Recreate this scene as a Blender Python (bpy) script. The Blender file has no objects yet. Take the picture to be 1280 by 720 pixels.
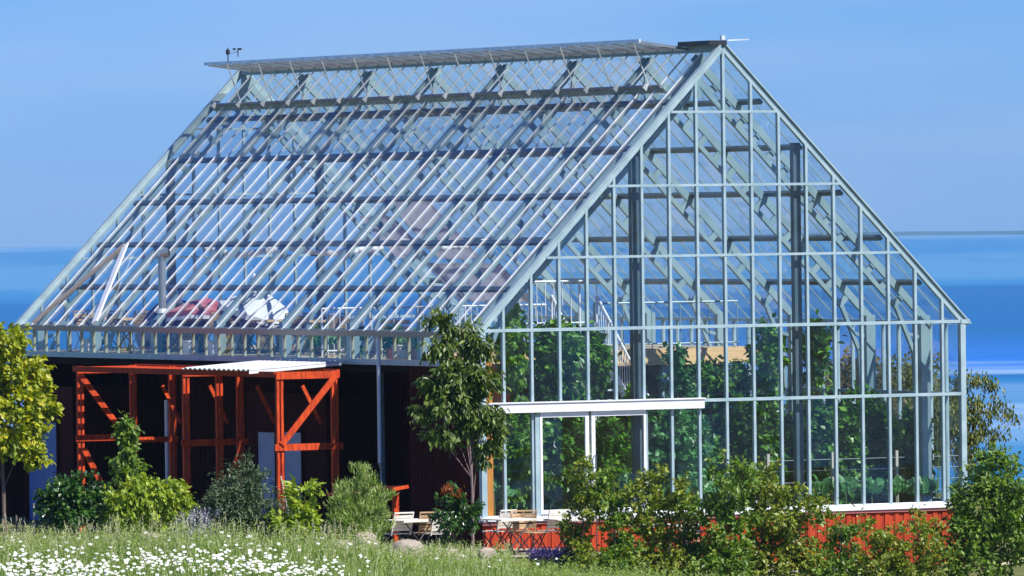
import bpy, math, random
from mathutils import Vector, Matrix
R = math.radians
sc = bpy.context.scene
C = bpy.context.collection
V = Vector

# ------------------------------------------------------------------ helpers
class MB:
    def __init__(s): s.v = []; s.f = []; s.sm = False
    def quad(s, a, b, c, d):
        n = len(s.v); s.v += [tuple(a), tuple(b), tuple(c), tuple(d)]; s.f.append((n, n+1, n+2, n+3))
    def box(s, x0, x1, y0, y1, z0, z1):
        n = len(s.v)
        s.v += [(x0,y0,z0),(x1,y0,z0),(x1,y1,z0),(x0,y1,z0),(x0,y0,z1),(x1,y0,z1),(x1,y1,z1),(x0,y1,z1)]
        s.f += [tuple(n+i for i in q) for q in ((0,3,2,1),(4,5,6,7),(0,1,5,4),(1,2,6,5),(2,3,7,6),(3,0,4,7))]
        return s
    def beam(s, p0, p1, w, h, up=(0,0,1)):
        """box from p0 to p1; h measured along 'up', w across"""
        p0, p1 = V(p0), V(p1); a = (p1-p0).normalized(); up = V(up)
        r = a.cross(up)
        if r.length < 1e-4: r = a.cross(V((1,0,0)))
        r.normalize(); u = r.cross(a).normalized(); r *= w/2; u *= h/2
        n = len(s.v)
        for p in (p0, p1):
            for q in (-r-u, r-u, r+u, -r+u): s.v.append(tuple(p+q))
        s.f += [tuple(n+i for i in q) for q in ((0,3,2,1),(4,5,6,7),(0,1,5,4),(1,2,6,5),(2,3,7,6),(3,0,4,7))]
        return s
    def tube(s, p0, p1, r0, r1=None, seg=8, cap=True):
        if r1 is None: r1 = r0
        p0, p1 = V(p0), V(p1); a = (p1-p0)
        if a.length < 1e-6: return s
        a.normalize(); t = V((0,0,1)) if abs(a.z) < .9 else V((1,0,0))
        r = a.cross(t).normalized(); u = r.cross(a); n = len(s.v)
        for p, q in ((p0,r0),(p1,r1)):
            for i in range(seg):
                w = 2*math.pi*i/seg; s.v.append(tuple(p + r*math.cos(w)*q + u*math.sin(w)*q))
        for i in range(seg):
            j = (i+1) % seg; s.f.append((n+i, n+j, n+seg+j, n+seg+i))
        if cap: s.f.append(tuple(n+i for i in range(seg))[::-1]); s.f.append(tuple(n+seg+i for i in range(seg)))
        return s
    def lathe(s, c, prof, seg=12, ax=None):
        n = len(s.v)
        for (r, z) in prof:
            for i in range(seg):
                w = 2*math.pi*i/seg; s.v.append((c[0]+r*math.cos(w), c[1]+r*math.sin(w), c[2]+z))
        for k in range(len(prof)-1):
            for i in range(seg):
                j = (i+1) % seg; s.f.append((n+k*seg+i, n+k*seg+j, n+(k+1)*seg+j, n+(k+1)*seg+i))
        s.f.append(tuple(n+i for i in range(seg))[::-1]); s.f.append(tuple(n+(len(prof)-1)*seg+i for i in range(seg)))
        return s
    def build(s, name, m, parent=None, smooth=False, loc=None):
        me = bpy.data.meshes.new(name)
        vs = s.v
        if loc is not None: vs = [(a-loc[0], b-loc[1], c-loc[2]) for a, b, c in vs]
        elif parent is not None:
            l = parent['_w'] if '_w' in parent else (0,0,0)
            vs = [(a-l[0], b-l[1], c-l[2]) for a, b, c in vs]
        me.from_pydata(vs, [], s.f); me.update()
        if smooth:
            for p in me.polygons: p.use_smooth = True
        me.materials.append(m)
        o = bpy.data.objects.new(name, me); C.objects.link(o)
        if loc is not None: o.location = loc
        if parent is not None: o.parent = parent
        return o
def tag(o, label=None, cat=None, group=None, kind=None):
    if label: o['label'] = label
    if cat: o['category'] = cat
    if group: o['group'] = group
    if kind: o['kind'] = kind
    return o
def empty(name, loc, label, cat, group=None, rz=0, world=True):
    """world=True: parts are written in world coordinates and shifted back by '_w'"""
    o = bpy.data.objects.new(name, None); C.objects.link(o); o.location = loc; o.rotation_euler.z = rz
    o.empty_display_size = .1
    if world: o['_w'] = tuple(loc)
    return tag(o, label, cat, group)
def copy_tree(o, parent=None):
    c = o.copy(); C.objects.link(c); c.parent = parent
    for ch in o.children: copy_tree(ch, c)
    return c
def struct(o): o['kind'] = 'structure'; return o

# ------------------------------------------------------------------ camera
TH, PI_, RO, F = 4.84121465e-01, -9.48276912e-03, -1.26401629e-02, 9743.25
CAM = V((-73.1910654, -140.555249, 6.68983272))
fw = V((math.sin(TH)*math.cos(PI_), math.cos(TH)*math.cos(PI_), math.sin(PI_)))
r_ = V((math.cos(TH), -math.sin(TH), 0)); u_ = r_.cross(fw)
rr = r_*math.cos(RO)+u_*math.sin(RO); uu = u_*math.cos(RO)-r_*math.sin(RO)
cam = bpy.data.cameras.new('camera'); co = bpy.data.objects.new('camera', cam); C.objects.link(co)
co.matrix_world = Matrix.Translation(CAM) @ Matrix((rr, uu, -fw)).transposed().to_4x4()
cam.sensor_width = 36; cam.lens = F/1280*36; cam.clip_start = 1; cam.clip_end = 60000
sc.camera = co
def ray(px, py): return (rr*(px-640) - uu*(py-360) + fw*F).normalized()
def aty(px, py, y): d = ray(px, py); return CAM + d*((y-CAM.y)/d.y)
def atx(px, py, x): d = ray(px, py); return CAM + d*((x-CAM.x)/d.x)
def atd(px, py, dd): d = ray(px, py); return CAM + d*(dd/d.dot(fw))
FH = V((math.sin(TH), math.cos(TH), 0)); RH = V((math.cos(TH), -math.sin(TH), 0))
def ground_z(x, y):
    d = (V((x, y, 0))-CAM).dot(FH); s = (V((x, y, 0))-CAM).dot(RH)
    t = max(0, min(1, (s+1)/9)); z = -.16 - .62*t*t*(3-2*t)
    if d > 205: z -= (d-205)*.085
    if d < 130: z -= (130-d)*.0004*(130-d)*.1
    q = max(0, min(1, (-.6-s)/4)); e = max(0, min(1, 1-abs(d-144.6)/5.2)); z += .42*q*e*e*(3-2*e)
    z += .05*math.sin(x*.9+y*.4)*math.cos(y*.7-x*.3) if d < 205 else 0
    return max(z, -46)

# ------------------------------------------------------------------ materials
def mat(name, col, rough=.6, metal=0, spec=.5, noise=None, bump=None, tr=None):
    m = bpy.data.materials.new(name); m.use_nodes = True; nt = m.node_tree; N = nt.nodes; L = nt.links
    b = N['Principled BSDF']; b.inputs['Base Color'].default_value = (*col, 1)
    b.inputs['Roughness'].default_value = rough; b.inputs['Metallic'].default_value = metal
    b.inputs['Specular IOR Level'].default_value = spec
    if noise or bump:
        tc = N.new('ShaderNodeTexCoord'); mp = N.new('ShaderNodeMapping'); L.new(tc.outputs['Object'], mp.inputs[0])
    if noise:
        sca, col2, stretch = noise; mp.inputs['Scale'].default_value = stretch
        n = N.new('ShaderNodeTexNoise'); n.inputs['Scale'].default_value = sca; n.inputs['Detail'].default_value = 6
        L.new(mp.outputs[0], n.inputs['Vector'])
        r = N.new('ShaderNodeValToRGB'); r.color_ramp.elements[0].position = .35; r.color_ramp.elements[1].position = .65
        r.color_ramp.elements[0].color = (*col, 1); r.color_ramp.elements[1].color = (*col2, 1)
        L.new(n.outputs['Fac'], r.inputs[0]); L.new(r.outputs[0], b.inputs['Base Color'])
    if bump:
        n2 = N.new('ShaderNodeTexNoise'); n2.inputs['Scale'].default_value = bump[0]; n2.inputs['Detail'].default_value = 5
        L.new(mp.outputs[0], n2.inputs['Vector'])
        bp = N.new('ShaderNodeBump'); bp.inputs['Strength'].default_value = bump[1]; bp.inputs['Distance'].default_value = .02
        L.new(n2.outputs['Fac'], bp.inputs['Height']); L.new(bp.outputs[0], b.inputs['Normal'])
    return m
def leafmat(name, cols, trans=.3, rough=.45, spec=.5):
    m = bpy.data.materials.new(name); m.use_nodes = True; nt = m.node_tree; N = nt.nodes; L = nt.links
    b = N['Principled BSDF']; g = N.new('ShaderNodeNewGeometry'); r = N.new('ShaderNodeValToRGB')
    cr = r.color_ramp
    while len(cr.elements) < len(cols): cr.elements.new(.5)
    for i, c in enumerate(cols): cr.elements[i].position = i/(len(cols)-1); cr.elements[i].color = (*c, 1)
    L.new(g.outputs['Random Per Island'], r.inputs[0]); L.new(r.outputs[0], b.inputs['Base Color'])
    b.inputs['Roughness'].default_value = rough; b.inputs['Specular IOR Level'].default_value = spec
    t = N.new('ShaderNodeBsdfTranslucent'); mx = N.new('ShaderNodeMixShader'); mx.inputs[0].default_value = trans
    hs = N.new('ShaderNodeHueSaturation'); hs.inputs['Value'].default_value = 1.6; hs.inputs['Saturation'].default_value = 1.15
    L.new(r.outputs[0], hs.inputs['Color']); L.new(hs.outputs[0], t.inputs[0])
    L.new(b.outputs[0], mx.inputs[1]); L.new(t.outputs[0], mx.inputs[2]); L.new(mx.outputs[0], N['Material Output'].inputs[0])
    return m
def glassmat(name, tint, base, gain, rough=.01):
    m = bpy.data.materials.new(name); m.use_nodes = True; nt = m.node_tree; N = nt.nodes; L = nt.links
    N.remove(N['Principled BSDF'])
    t = N.new('ShaderNodeBsdfTransparent'); t.inputs[0].default_value = (*tint, 1)
    g = N.new('ShaderNodeBsdfGlossy'); g.inputs['Roughness'].default_value = rough
    lw = N.new('ShaderNodeLayerWeight'); lw.inputs[0].default_value = .5
    p = N.new('ShaderNodeMath'); p.operation = 'POWER'; p.inputs[1].default_value = 3.5
    a = N.new('ShaderNodeMath'); a.operation = 'MULTIPLY_ADD'; a.inputs[1].default_value = gain; a.inputs[2].default_value = base
    L.new(lw.outputs['Facing'], p.inputs[0]); L.new(p.outputs[0], a.inputs[0])
    # faint waviness so that each sheet catches the sky a little differently
    tc = N.new('ShaderNodeTexCoord'); n = N.new('ShaderNodeTexNoise'); n.inputs['Scale'].default_value = 1.3; n.inputs['Detail'].default_value = 2
    bp = N.new('ShaderNodeBump'); bp.inputs['Strength'].default_value = .2; bp.inputs['Distance'].default_value = .05
    # every pane sits at its own slight angle and has its own film of dirt
    of = N.new('ShaderNodeVectorMath'); of.operation = 'ADD'; of.inputs[1].default_value = (.1625,.01,.12); L.new(tc.outputs['Object'], of.inputs[0])
    sn = N.new('ShaderNodeVectorMath'); sn.operation = 'SNAP'; sn.inputs[1].default_value = (.65,.65,1.465); L.new(of.outputs[0], sn.inputs[0])
    wn = N.new('ShaderNodeTexWhiteNoise'); L.new(sn.outputs[0], wn.inputs['Vector'])
    sb_ = N.new('ShaderNodeVectorMath'); sb_.operation = 'SUBTRACT'; sb_.inputs[1].default_value = (.5,.5,.5); L.new(wn.outputs['Color'], sb_.inputs[0])
    sc__ = N.new('ShaderNodeVectorMath'); sc__.operation = 'SCALE'; sc__.inputs['Scale'].default_value = .09; L.new(sb_.outputs[0], sc__.inputs[0])
    gg = N.new('ShaderNodeNewGeometry'); an_ = N.new('ShaderNodeVectorMath'); an_.operation = 'ADD'; L.new(gg.outputs['Normal'], an_.inputs[0]); L.new(sc__.outputs[0], an_.inputs[1])
    nm_ = N.new('ShaderNodeVectorMath'); nm_.operation = 'NORMALIZE'; L.new(an_.outputs[0], nm_.inputs[0]); L.new(nm_.outputs[0], bp.inputs['Normal'])
    L.new(tc.outputs['Object'], n.inputs['Vector']); L.new(n.outputs['Fac'], bp.inputs['Height']); L.new(bp.outputs[0], g.inputs['Normal'])
    mx = N.new('ShaderNodeMixShader'); L.new(a.outputs[0], mx.inputs[0]); L.new(t.outputs[0], mx.inputs[1]); L.new(g.outputs[0], mx.inputs[2])
    df = N.new('ShaderNodeBsdfDiffuse'); df.inputs[0].default_value = (.5,.52,.5,1)
    n3 = N.new('ShaderNodeTexNoise'); n3.inputs['Scale'].default_value = 2.5; n3.inputs['Detail'].default_value = 6; L.new(tc.outputs['Object'], n3.inputs['Vector'])
    dr = N.new('ShaderNodeMapRange'); dr.inputs['From Min'].default_value = .45; dr.inputs['From Max'].default_value = .8; dr.inputs['To Min'].default_value = .0; dr.inputs['To Max'].default_value = .012
    L.new(n3.outputs['Fac'], dr.inputs[0]); m3 = N.new('ShaderNodeMixShader'); L.new(dr.outputs[0], m3.inputs[0]); L.new(mx.outputs[0], m3.inputs[1]); L.new(df.outputs[0], m3.inputs[2])
    L.new(m3.outputs[0], N['Material Output'].inputs[0])
    return m
FRAME = mat('frame_paint', (.40,.51,.53), .38, .15, .5, (3, (.30,.41,.44), (1,1,1)))
STEEL = mat('steel_paint', (.29,.40,.42), .42, .1, .5, (2, (.21,.31,.34), (1,1,1)))
PURL = mat('purlin_shade_post_paint', (.085,.13,.16), .45, .1, .5, (2, (.06,.10,.13), (1,1,1)))  # purlins' shade put into a darkened steel colour; wind posts have it as paint
BARSHADE = mat('bar_underside_shade', (.22,.29,.32), .5, .1, .4, (2, (.17,.24,.27), (1,1,1)))  # right-slope bars: shade of their undersides put into a darker bar colour
BAR = mat('bar_aluminium', (.84,.85,.84), .3, .3, .6, (4, (.6,.63,.64), (1,1,1)))
CAPM = mat('ridge_zinc', (.30,.31,.32), .45, .4, .5, (3, (.2,.21,.23), (1,4,1)))
WHITE = mat('white_paint', (.80,.81,.82), .4, 0, .5, (2.5, (.68,.69,.71), (1,1,3)))
RED = mat('red_timber', (.72,.085,.012), .65, 0, .25, (4, (.36,.035,.010), (5,5,.9)), (30,.4))
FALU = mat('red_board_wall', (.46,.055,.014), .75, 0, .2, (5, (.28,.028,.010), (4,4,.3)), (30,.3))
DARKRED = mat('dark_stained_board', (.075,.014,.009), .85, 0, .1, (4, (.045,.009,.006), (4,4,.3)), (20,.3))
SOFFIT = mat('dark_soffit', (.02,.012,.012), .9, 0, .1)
WOOD = mat('pine_beam', (.78,.52,.26), .6, 0, .3, (3, (.66,.40,.18), (.4,4,6)), (25,.2))
ORANGE = mat('oiled_post', (.62,.24,.03), .5, 0, .4, (4, (.48,.17,.02), (6,6,.5)), (20,.2))
FLOOR = mat('floor_boards', (.55,.45,.32), .6, 0, .3, (3, (.42,.33,.22), (1,6,1)))
BLUE = mat('blue_door', (.08,.16,.45), .45, 0, .5, (2, (.06,.13,.38), (1,1,1)))
PALEBLUE = mat('greyblue_door', (.40,.46,.62), .45, 0, .5, (2, (.35,.41,.56), (1,1,1)))
GLASS = glassmat('glass', (.95,.975,.985), .03, .5)
ROOFGLASS = glassmat('roof_glass', (.95,.975,.985), .03, .34, .02)
FLAPM = mat('flap_polycarbonate', (.40,.37,.34), .4, 0, .5, (2, (.30,.28,.26), (1,3,1)))
_n = FLAPM.node_tree; _t = _n.nodes.new('ShaderNodeBsdfTransparent'); _t.inputs[0].default_value = (.86,.86,.84,1); _m = _n.nodes.new('ShaderNodeMixShader'); _m.inputs[0].default_value = .2
_n.links.new(_t.outputs[0], _m.inputs[1]); _n.links.new(_n.nodes['Principled BSDF'].outputs[0], _m.inputs[2]); _n.links.new(_m.outputs[0], _n.nodes['Material Output'].inputs[0])
DARKMETAL = mat('dark_metal', (.06,.06,.065), .4, .6)
PIPE = mat('pipe_steel', (.35,.4,.43), .3, .7, .5)
SLAT = mat('grey_teak', (.74,.70,.62), .7, 0, .3, (5, (.58,.54,.47), (1,8,8)), (30,.3))
BROWNSL = mat('brown_teak', (.50,.34,.19), .6, 0, .3, (5, (.36,.23,.12), (1,8,8)), (30,.3))
CLOTH = mat('white_cloth', (.80,.79,.77), .9, 0, .1, (2, (.72,.71,.70), (1,1,1)), (6,.5))
GREYCLOTH = mat('grey_cloth', (.62,.60,.64), .9, 0, .1, (1.2, (.54,.52,.57), (1,1,1)), (5,.5))
PINK = mat('rose_cloth', (.55,.16,.20), .9, 0, .1, (2, (.42,.10,.15), (1,1,1)))
_n = GREYCLOTH.node_tree; _t = _n.nodes.new('ShaderNodeBsdfTranslucent'); _t.inputs[0].default_value = (.72,.70,.74,1); _m = _n.nodes.new('ShaderNodeMixShader'); _m.inputs[0].default_value = .6
_n.links.new(_n.nodes['Principled BSDF'].outputs[0], _m.inputs[1]); _n.links.new(_t.outputs[0], _m.inputs[2]); _n.links.new(_m.outputs[0], _n.nodes['Material Output'].inputs[0])
NAVY = mat('navy_cloth', (.02,.035,.14), .9, 0, .1, (2, (.03,.05,.18), (1,1,1)))
BARK = mat('bark', (.20,.15,.13), .9, 0, .1, (10, (.12,.09,.075), (4,4,1)), (25,.6))
BARKP = mat('young_bark', (.30,.21,.20), .85, 0, .2, (14, (.20,.13,.12), (4,4,1)), (30,.5))
STEMM = mat('green_stem', (.12,.16,.05), .7, 0, .2)
ROCK = mat('rock', (.42,.34,.27), .9, 0, .1, (6, (.30,.25,.21), (1,1,1)), (12,.8))
STAKE = mat('stake_wood', (.55,.50,.42), .8, 0, .1, (6, (.42,.38,.32), (5,5,1)))
TERRA = mat('planter_stone', (.40,.38,.34), .85, 0, .1, (6, (.30,.28,.25), (1,1,1)), (14,.5))
SOIL = mat('soil', (.07,.05,.035), .95, 0, .1, (4, (.11,.08,.05), (1,1,1)), (10,.8))
POTM = mat('clay_pot', (.42,.15,.07), .8, 0, .1, (6, (.34,.12,.05), (1,1,1)))

L_MAPLE = leafmat('maple_leaf', [(.08,.14,.008),(.28,.33,.015),(.46,.47,.025),(.13,.20,.01),(.60,.52,.03)], .35)
L_CHERRY = leafmat('cherry_leaf', [(.025,.06,.008),(.08,.14,.015),(.17,.23,.03),(.03,.07,.010),(.26,.31,.08)], .28, .42, .5)
L_DARK = leafmat('dark_shrub_leaf', [(.012,.04,.008),(.035,.10,.012),(.10,.20,.03)], .2, .3, .8)
L_LIME = leafmat('lime_leaf', [(.10,.18,.01),(.28,.38,.02),(.42,.48,.04),(.14,.22,.012)], .35)
L_BLUEG = leafmat('grey_green_leaf', [(.03,.06,.02),(.07,.11,.04),(.13,.17,.08),(.04,.08,.03)], .22)
L_MEAD = leafmat('meadow_leaf', [(.09,.16,.02),(.22,.33,.05),(.36,.44,.12),(.13,.22,.03),(.48,.52,.24),(.28,.38,.07)], .35)
L_HEDGE = leafmat('hedge_leaf', [(.04,.08,.008),(.14,.21,.014),(.29,.34,.03),(.06,.12,.012),(.36,.33,.05),(.18,.25,.02),(.38,.42,.10)], .35, .42, .5)
L_HEDGE2 = leafmat('hedge_leaf_green', [(.035,.09,.01),(.12,.23,.02),(.24,.34,.04),(.07,.15,.015),(.30,.38,.08)], .35, .42, .5)
L_IN = leafmat('indoor_leaf', [(.010,.040,.006),(.05,.18,.015),(.19,.42,.04),(.02,.07,.008),(.10,.28,.02)], .35, .4, .6)
L_IN2 = leafmat('indoor_leaf_bright', [(.05,.15,.01),(.12,.28,.02),(.18,.36,.04)], .4)
L_VEG = leafmat('broad_leaf', [(.05,.16,.05),(.11,.30,.09),(.18,.40,.16)], .35, .4, .6)
L_OLIVE = leafmat('birch_leaf', [(.07,.10,.012),(.16,.19,.02),(.05,.08,.015),(.25,.24,.04)], .3)
L_BROWN = leafmat('copper_leaf', [(.12,.10,.02),(.17,.13,.03),(.08,.09,.02),(.14,.08,.03)], .3)
L_REDT = leafmat('red_tip_leaf', [(.35,.07,.02),(.25,.10,.02)], .3)
M_PURPLE = leafmat('purple_flower', [(.16,.10,.34),(.25,.17,.45),(.12,.07,.25)], .2)
M_LILAC = leafmat('lilac_flower', [(.42,.40,.48),(.55,.54,.56),(.32,.26,.42)], .2)
M_PETAL = leafmat('white_petal', [(.80,.80,.78),(.72,.73,.70),(.85,.85,.83)], .25)
M_EYE = mat('flower_eye', (.65,.45,.03), .8)

# ------------------------------------------------------------------ world, sun
SUN = V((.26,-.60,.755)).normalized()
el = math.asin(SUN.z); az = math.atan2(SUN.x, SUN.y)
w = bpy.data.worlds.new('World'); sc.world = w; w.use_nodes = True; N = w.node_tree.nodes; L = w.node_tree.links
bg = N['Background']; sky = N.new('ShaderNodeTexSky'); sky.sky_type = 'NISHITA'; sky.sun_disc = False
sky.sun_elevation = el; sky.sun_rotation = az; sky.air_density = 1.0; sky.dust_density = .15; sky.ozone_density = 4; sky.altitude = 60
tint = N.new('ShaderNodeMix'); tint.data_type = 'RGBA'; tint.blend_type = 'MULTIPLY'; tint.inputs['Factor'].default_value = 1
tint.inputs['B'].default_value = (.34,.62,1.27,1)
tcw = N.new('ShaderNodeTexCoord'); mpw = N.new('ShaderNodeMapping'); mpw.inputs['Scale'].default_value = (1,1,3.5)
nw = N.new('ShaderNodeTexNoise'); nw.inputs['Scale'].default_value = 2.2; nw.inputs['Detail'].default_value = 7; nw.inputs['Roughness'].default_value = .6
rw = N.new('ShaderNodeValToRGB'); rw.color_ramp.elements[0].position = .56; rw.color_ramp.elements[1].position = .82
rw.color_ramp.elements[1].color = (.5,.5,.5,1)
sep = N.new('ShaderNodeSeparateXYZ'); mr = N.new('ShaderNodeMapRange'); mr.inputs['From Min'].default_value = .12; mr.inputs['From Max'].default_value = .35
mul = N.new('ShaderNodeMath'); mul.operation = 'MULTIPLY'
cl = N.new('ShaderNodeMix'); cl.data_type = 'RGBA'; cl.inputs['B'].default_value = (9,9.2,9.6,1)
L.new(tcw.outputs['Generated'], mpw.inputs[0]); L.new(mpw.outputs[0], nw.inputs['Vector']); L.new(nw.outputs['Fac'], rw.inputs[0])
L.new(tcw.outputs['Generated'], sep.inputs[0]); L.new(sep.outputs['Z'], mr.inputs[0])
L.new(rw.outputs[0], mul.inputs[0]); L.new(mr.outputs[0], mul.inputs[1])
L.new(sky.outputs[0], tint.inputs['A']); L.new(tint.outputs['Result'], cl.inputs['A']); L.new(mul.outputs[0], cl.inputs['Factor'])
# thin lilac veil low in the sky
nv = N.new('ShaderNodeTexNoise'); nv.inputs['Scale'].default_value = 14; nv.inputs['Detail'].default_value = 4
mpv = N.new('ShaderNodeMapping'); mpv.inputs['Scale'].default_value = (1,1,7); L.new(tcw.outputs['Generated'], mpv.inputs[0]); L.new(mpv.outputs[0], nv.inputs['Vector'])
rv = N.new('ShaderNodeValToRGB'); rv.color_ramp.elements[0].position = .4; rv.color_ramp.elements[0].color = (.93,.97,1,1)
rv.color_ramp.elements[1].position = .7; rv.color_ramp.elements[1].color = (1.22,1.06,1,1)
L.new(nv.outputs['Fac'], rv.inputs[0])
m2 = N.new('ShaderNodeMix'); m2.data_type = 'RGBA'; m2.blend_type = 'MULTIPLY'; m2.inputs['Factor'].default_value = 1
L.new(cl.outputs['Result'], m2.inputs['A']); L.new(rv.outputs[0], m2.inputs['B'])
rz_ = N.new('ShaderNodeValToRGB'); rz_.color_ramp.elements[0].position = 0; rz_.color_ramp.elements[0].color = (1.0,1.05,1.18,1)
rz_.color_ramp.elements[1].position = .06; rz_.color_ramp.elements[1].color = (.97,.99,.99,1); L.new(sep.outputs['Z'], rz_.inputs[0])
m4 = N.new('ShaderNodeMix'); m4.data_type = 'RGBA'; m4.blend_type = 'MULTIPLY'; m4.inputs['Factor'].default_value = 1
L.new(m2.outputs['Result'], m4.inputs['A']); L.new(rz_.outputs[0], m4.inputs['B'])
L.new(m4.outputs['Result'], bg.inputs[0]); bg.inputs[1].default_value = .075
sl = bpy.data.lights.new('sun', 'SUN'); sl.energy = 5.0; sl.angle = R(.5); sl.color = (1,.975,.92)
so = bpy.data.objects.new('sun', sl); C.objects.link(so); so.rotation_euler = (-SUN).to_track_quat('-Z','Y').to_euler(); so.location = (0,0,60)
sc.view_settings.view_transform = 'Standard'; sc.view_settings.look = 'None'; sc.view_settings.exposure = .50; sc.view_settings.gamma = 1
sc.render.engine = 'CYCLES'; sc.cycles.transparent_max_bounces = 40; sc.cycles.max_bounces = 7; sc.cycles.diffuse_bounces = 3
sc.cycles.glossy_bounces = 3; sc.cycles.transmission_bounces = 3; sc.cycles.volume_bounces = 0

# ------------------------------------------------------------------ ground, sea, coast, haze
me = MB(); ds = [-3000,-1500,-600,-200,-50,0,60,100,120]+[130+i*2.5 for i in range(32)]+[215,230,260,320,400,520,700,900]
ss = [-5000,-2500,-1200,-500,-200,-100,-60]+[-40+i*2.5 for i in range(33)]+[60,100,200,500,1200,2500,5000]
for d in ds:
    for s in ss:
        p = CAM + FH*d + RH*s; me.v.append((p.x, p.y, ground_z(p.x, p.y)))
n = len(ss)
for i in range(len(ds)-1):
    for j in range(n-1): me.f.append((i*n+j, i*n+j+1, (i+1)*n+j+1, (i+1)*n+j))
GR = mat('ground_turf', (.10,.12,.03), .95, 0, .1, (.8, (.17,.16,.06), (1,1,1)), (8,.8))
g = struct(me.build('ground', GR, smooth=True))
ter = MB()
for (x0,x1,y0,y1,z) in ((-3.2,9.5,-3.4,-.02,None),):
    nx, ny = 26, 7
    for i in range(nx+1):
        for j in range(ny+1):
            x = x0+(x1-x0)*i/nx; y = y0+(y1-y0)*j/ny; ter.v.append((x, y, ground_z(x, y)+.03))
    for i in range(nx):
        for j in range(ny): a = i*(ny+1)+j; ter.f.append((a, a+ny+1, a+ny+2, a+1))
struct(ter.build('terrace', mat('terrace_gravel', (.42,.37,.30), .95, 0, .1, (9, (.30,.26,.21), (1,1,1)), (40,.6)), smooth=True))
pa = MB(); pts = []
for i in range(13):
    p = atd(1225+i*22, 700, 160+i*1.3); q = p+RH*1.2+FH*4.5
    for w_ in (p, q): pa.v.append((w_.x, w_.y, ground_z(w_.x, w_.y)+.05))
for i in range(12): pa.f.append((2*i, 2*i+2, 2*i+3, 2*i+1))
struct(pa.build('path', mat('sandy_path', (.62,.52,.36), .95, 0, .1, (3, (.52,.43,.30), (1,1,1)), (30,.4))))

SEAZ = CAM.z-35.0
EDGE = 10300
sm = bpy.data.materials.new('sea_water'); sm.use_nodes = True; N = sm.node_tree.nodes; L = sm.node_tree.links
b = N['Principled BSDF']; b.inputs['Roughness'].default_value = .35; b.inputs['Specular IOR Level'].default_value = .02
tc = N.new('ShaderNodeTexCoord'); sp = N.new('ShaderNodeSeparateXYZ'); L.new(tc.outputs['Object'], sp.inputs[0])
# sea object space: X along the coast, Y out to sea (metres)
dv = N.new('ShaderNodeMath'); dv.operation = 'DIVIDE'; dv.inputs[0].default_value = 1000; L.new(sp.outputs['Y'], dv.inputs[1])   # 0.097 .. 1
cb = N.new('ShaderNodeCombineXYZ')
xm = N.new('ShaderNodeMath'); xm.operation = 'MULTIPLY'; xm.inputs[1].default_value = .0022; L.new(sp.outputs['X'], xm.inputs[0])
ym = N.new('ShaderNodeMath'); ym.operation = 'MULTIPLY'; ym.inputs[1].default_value = 16; L.new(dv.outputs[0], ym.inputs[0])
L.new(xm.outputs[0], cb.inputs[0]); L.new(ym.outputs[0], cb.inputs[1])
ns = N.new('ShaderNodeTexNoise'); ns.inputs['Scale'].default_value = 1.2; ns.inputs['Detail'].default_value = 4; L.new(cb.outputs[0], ns.inputs['Vector'])
ma = N.new('ShaderNodeMath'); ma.operation = 'MULTIPLY_ADD'; ma.inputs[1].default_value = .14; L.new(ns.outputs['Fac'], ma.inputs[0]); L.new(dv.outputs[0], ma.inputs[2])
sb = N.new('ShaderNodeMath'); sb.operation = 'SUBTRACT'; sb.inputs[1].default_value = .07; L.new(ma.outputs[0], sb.inputs[0])
rp = N.new('ShaderNodeValToRGB'); cr = rp.color_ramp
def Y2(y): return (y-268)/341.0     # picture height of a streak -> 1000/distance
DEEP=(.0,.095,.275); MID=(.012,.16,.36); LIGHT=(.065,.22,.40); HOR=(.13,.27,.45); LILAC=(.10,.23,.42); PALE=(.21,.35,.52)
st = [(298,HOR),(306,LIGHT),(311,MID),(320,MID),(330,LIGHT),(352,LIGHT),(364,MID),(370,DEEP),(420,DEEP),(462,(.012,.14,.5)),(468,PALE),(474,DEEP),(484,MID),(492,LILAC),(512,LIGHT),(520,PALE),(526,LILAC),(545,PALE),(556,LIGHT),(600,MID)]
while len(cr.elements) < len(st): cr.elements.new(.5)
for i, (y, c) in enumerate(st): cr.elements[i].position = min(1, Y2(y)); 
for i, (y, c) in enumerate(st): cr.elements[i].color = (*c, 1)
L.new(sb.outputs[0], rp.inputs[0])
x2 = N.new('ShaderNodeMath'); x2.operation = 'MULTIPLY'; x2.inputs[1].default_value = .03; L.new(sp.outputs['X'], x2.inputs[0])
y2_ = N.new('ShaderNodeMath'); y2_.operation = 'MULTIPLY'; y2_.inputs[1].default_value = 170; L.new(dv.outputs[0], y2_.inputs[0])
c2 = N.new('ShaderNodeCombineXYZ'); L.new(x2.outputs[0], c2.inputs[0]); L.new(y2_.outputs[0], c2.inputs[1])
n2_ = N.new('ShaderNodeTexNoise'); n2_.inputs['Scale'].default_value = 1; n2_.inputs['Detail'].default_value = 8; n2_.inputs['Roughness'].default_value = .65; L.new(c2.outputs[0], n2_.inputs['Vector'])
r2_ = N.new('ShaderNodeValToRGB'); r2_.color_ramp.elements[0].position = .3; r2_.color_ramp.elements[0].color = (.80,.88,.92,1); r2_.color_ramp.elements[1].position = .72; r2_.color_ramp.elements[1].color = (1.25,1.12,1.06,1)
L.new(n2_.outputs['Fac'], r2_.inputs[0])
mm = N.new('ShaderNodeMix'); mm.data_type = 'RGBA'; mm.blend_type = 'MULTIPLY'; mm.inputs['Factor'].default_value = 1
L.new(rp.outputs[0], mm.inputs['A']); L.new(r2_.outputs[0], mm.inputs['B']); L.new(mm.outputs['Result'], b.inputs['Base Color'])
se = MB(); se.quad((-16000,300,0),(16000,300,0),(16000,EDGE,0),(-16000,EDGE,0))
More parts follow.
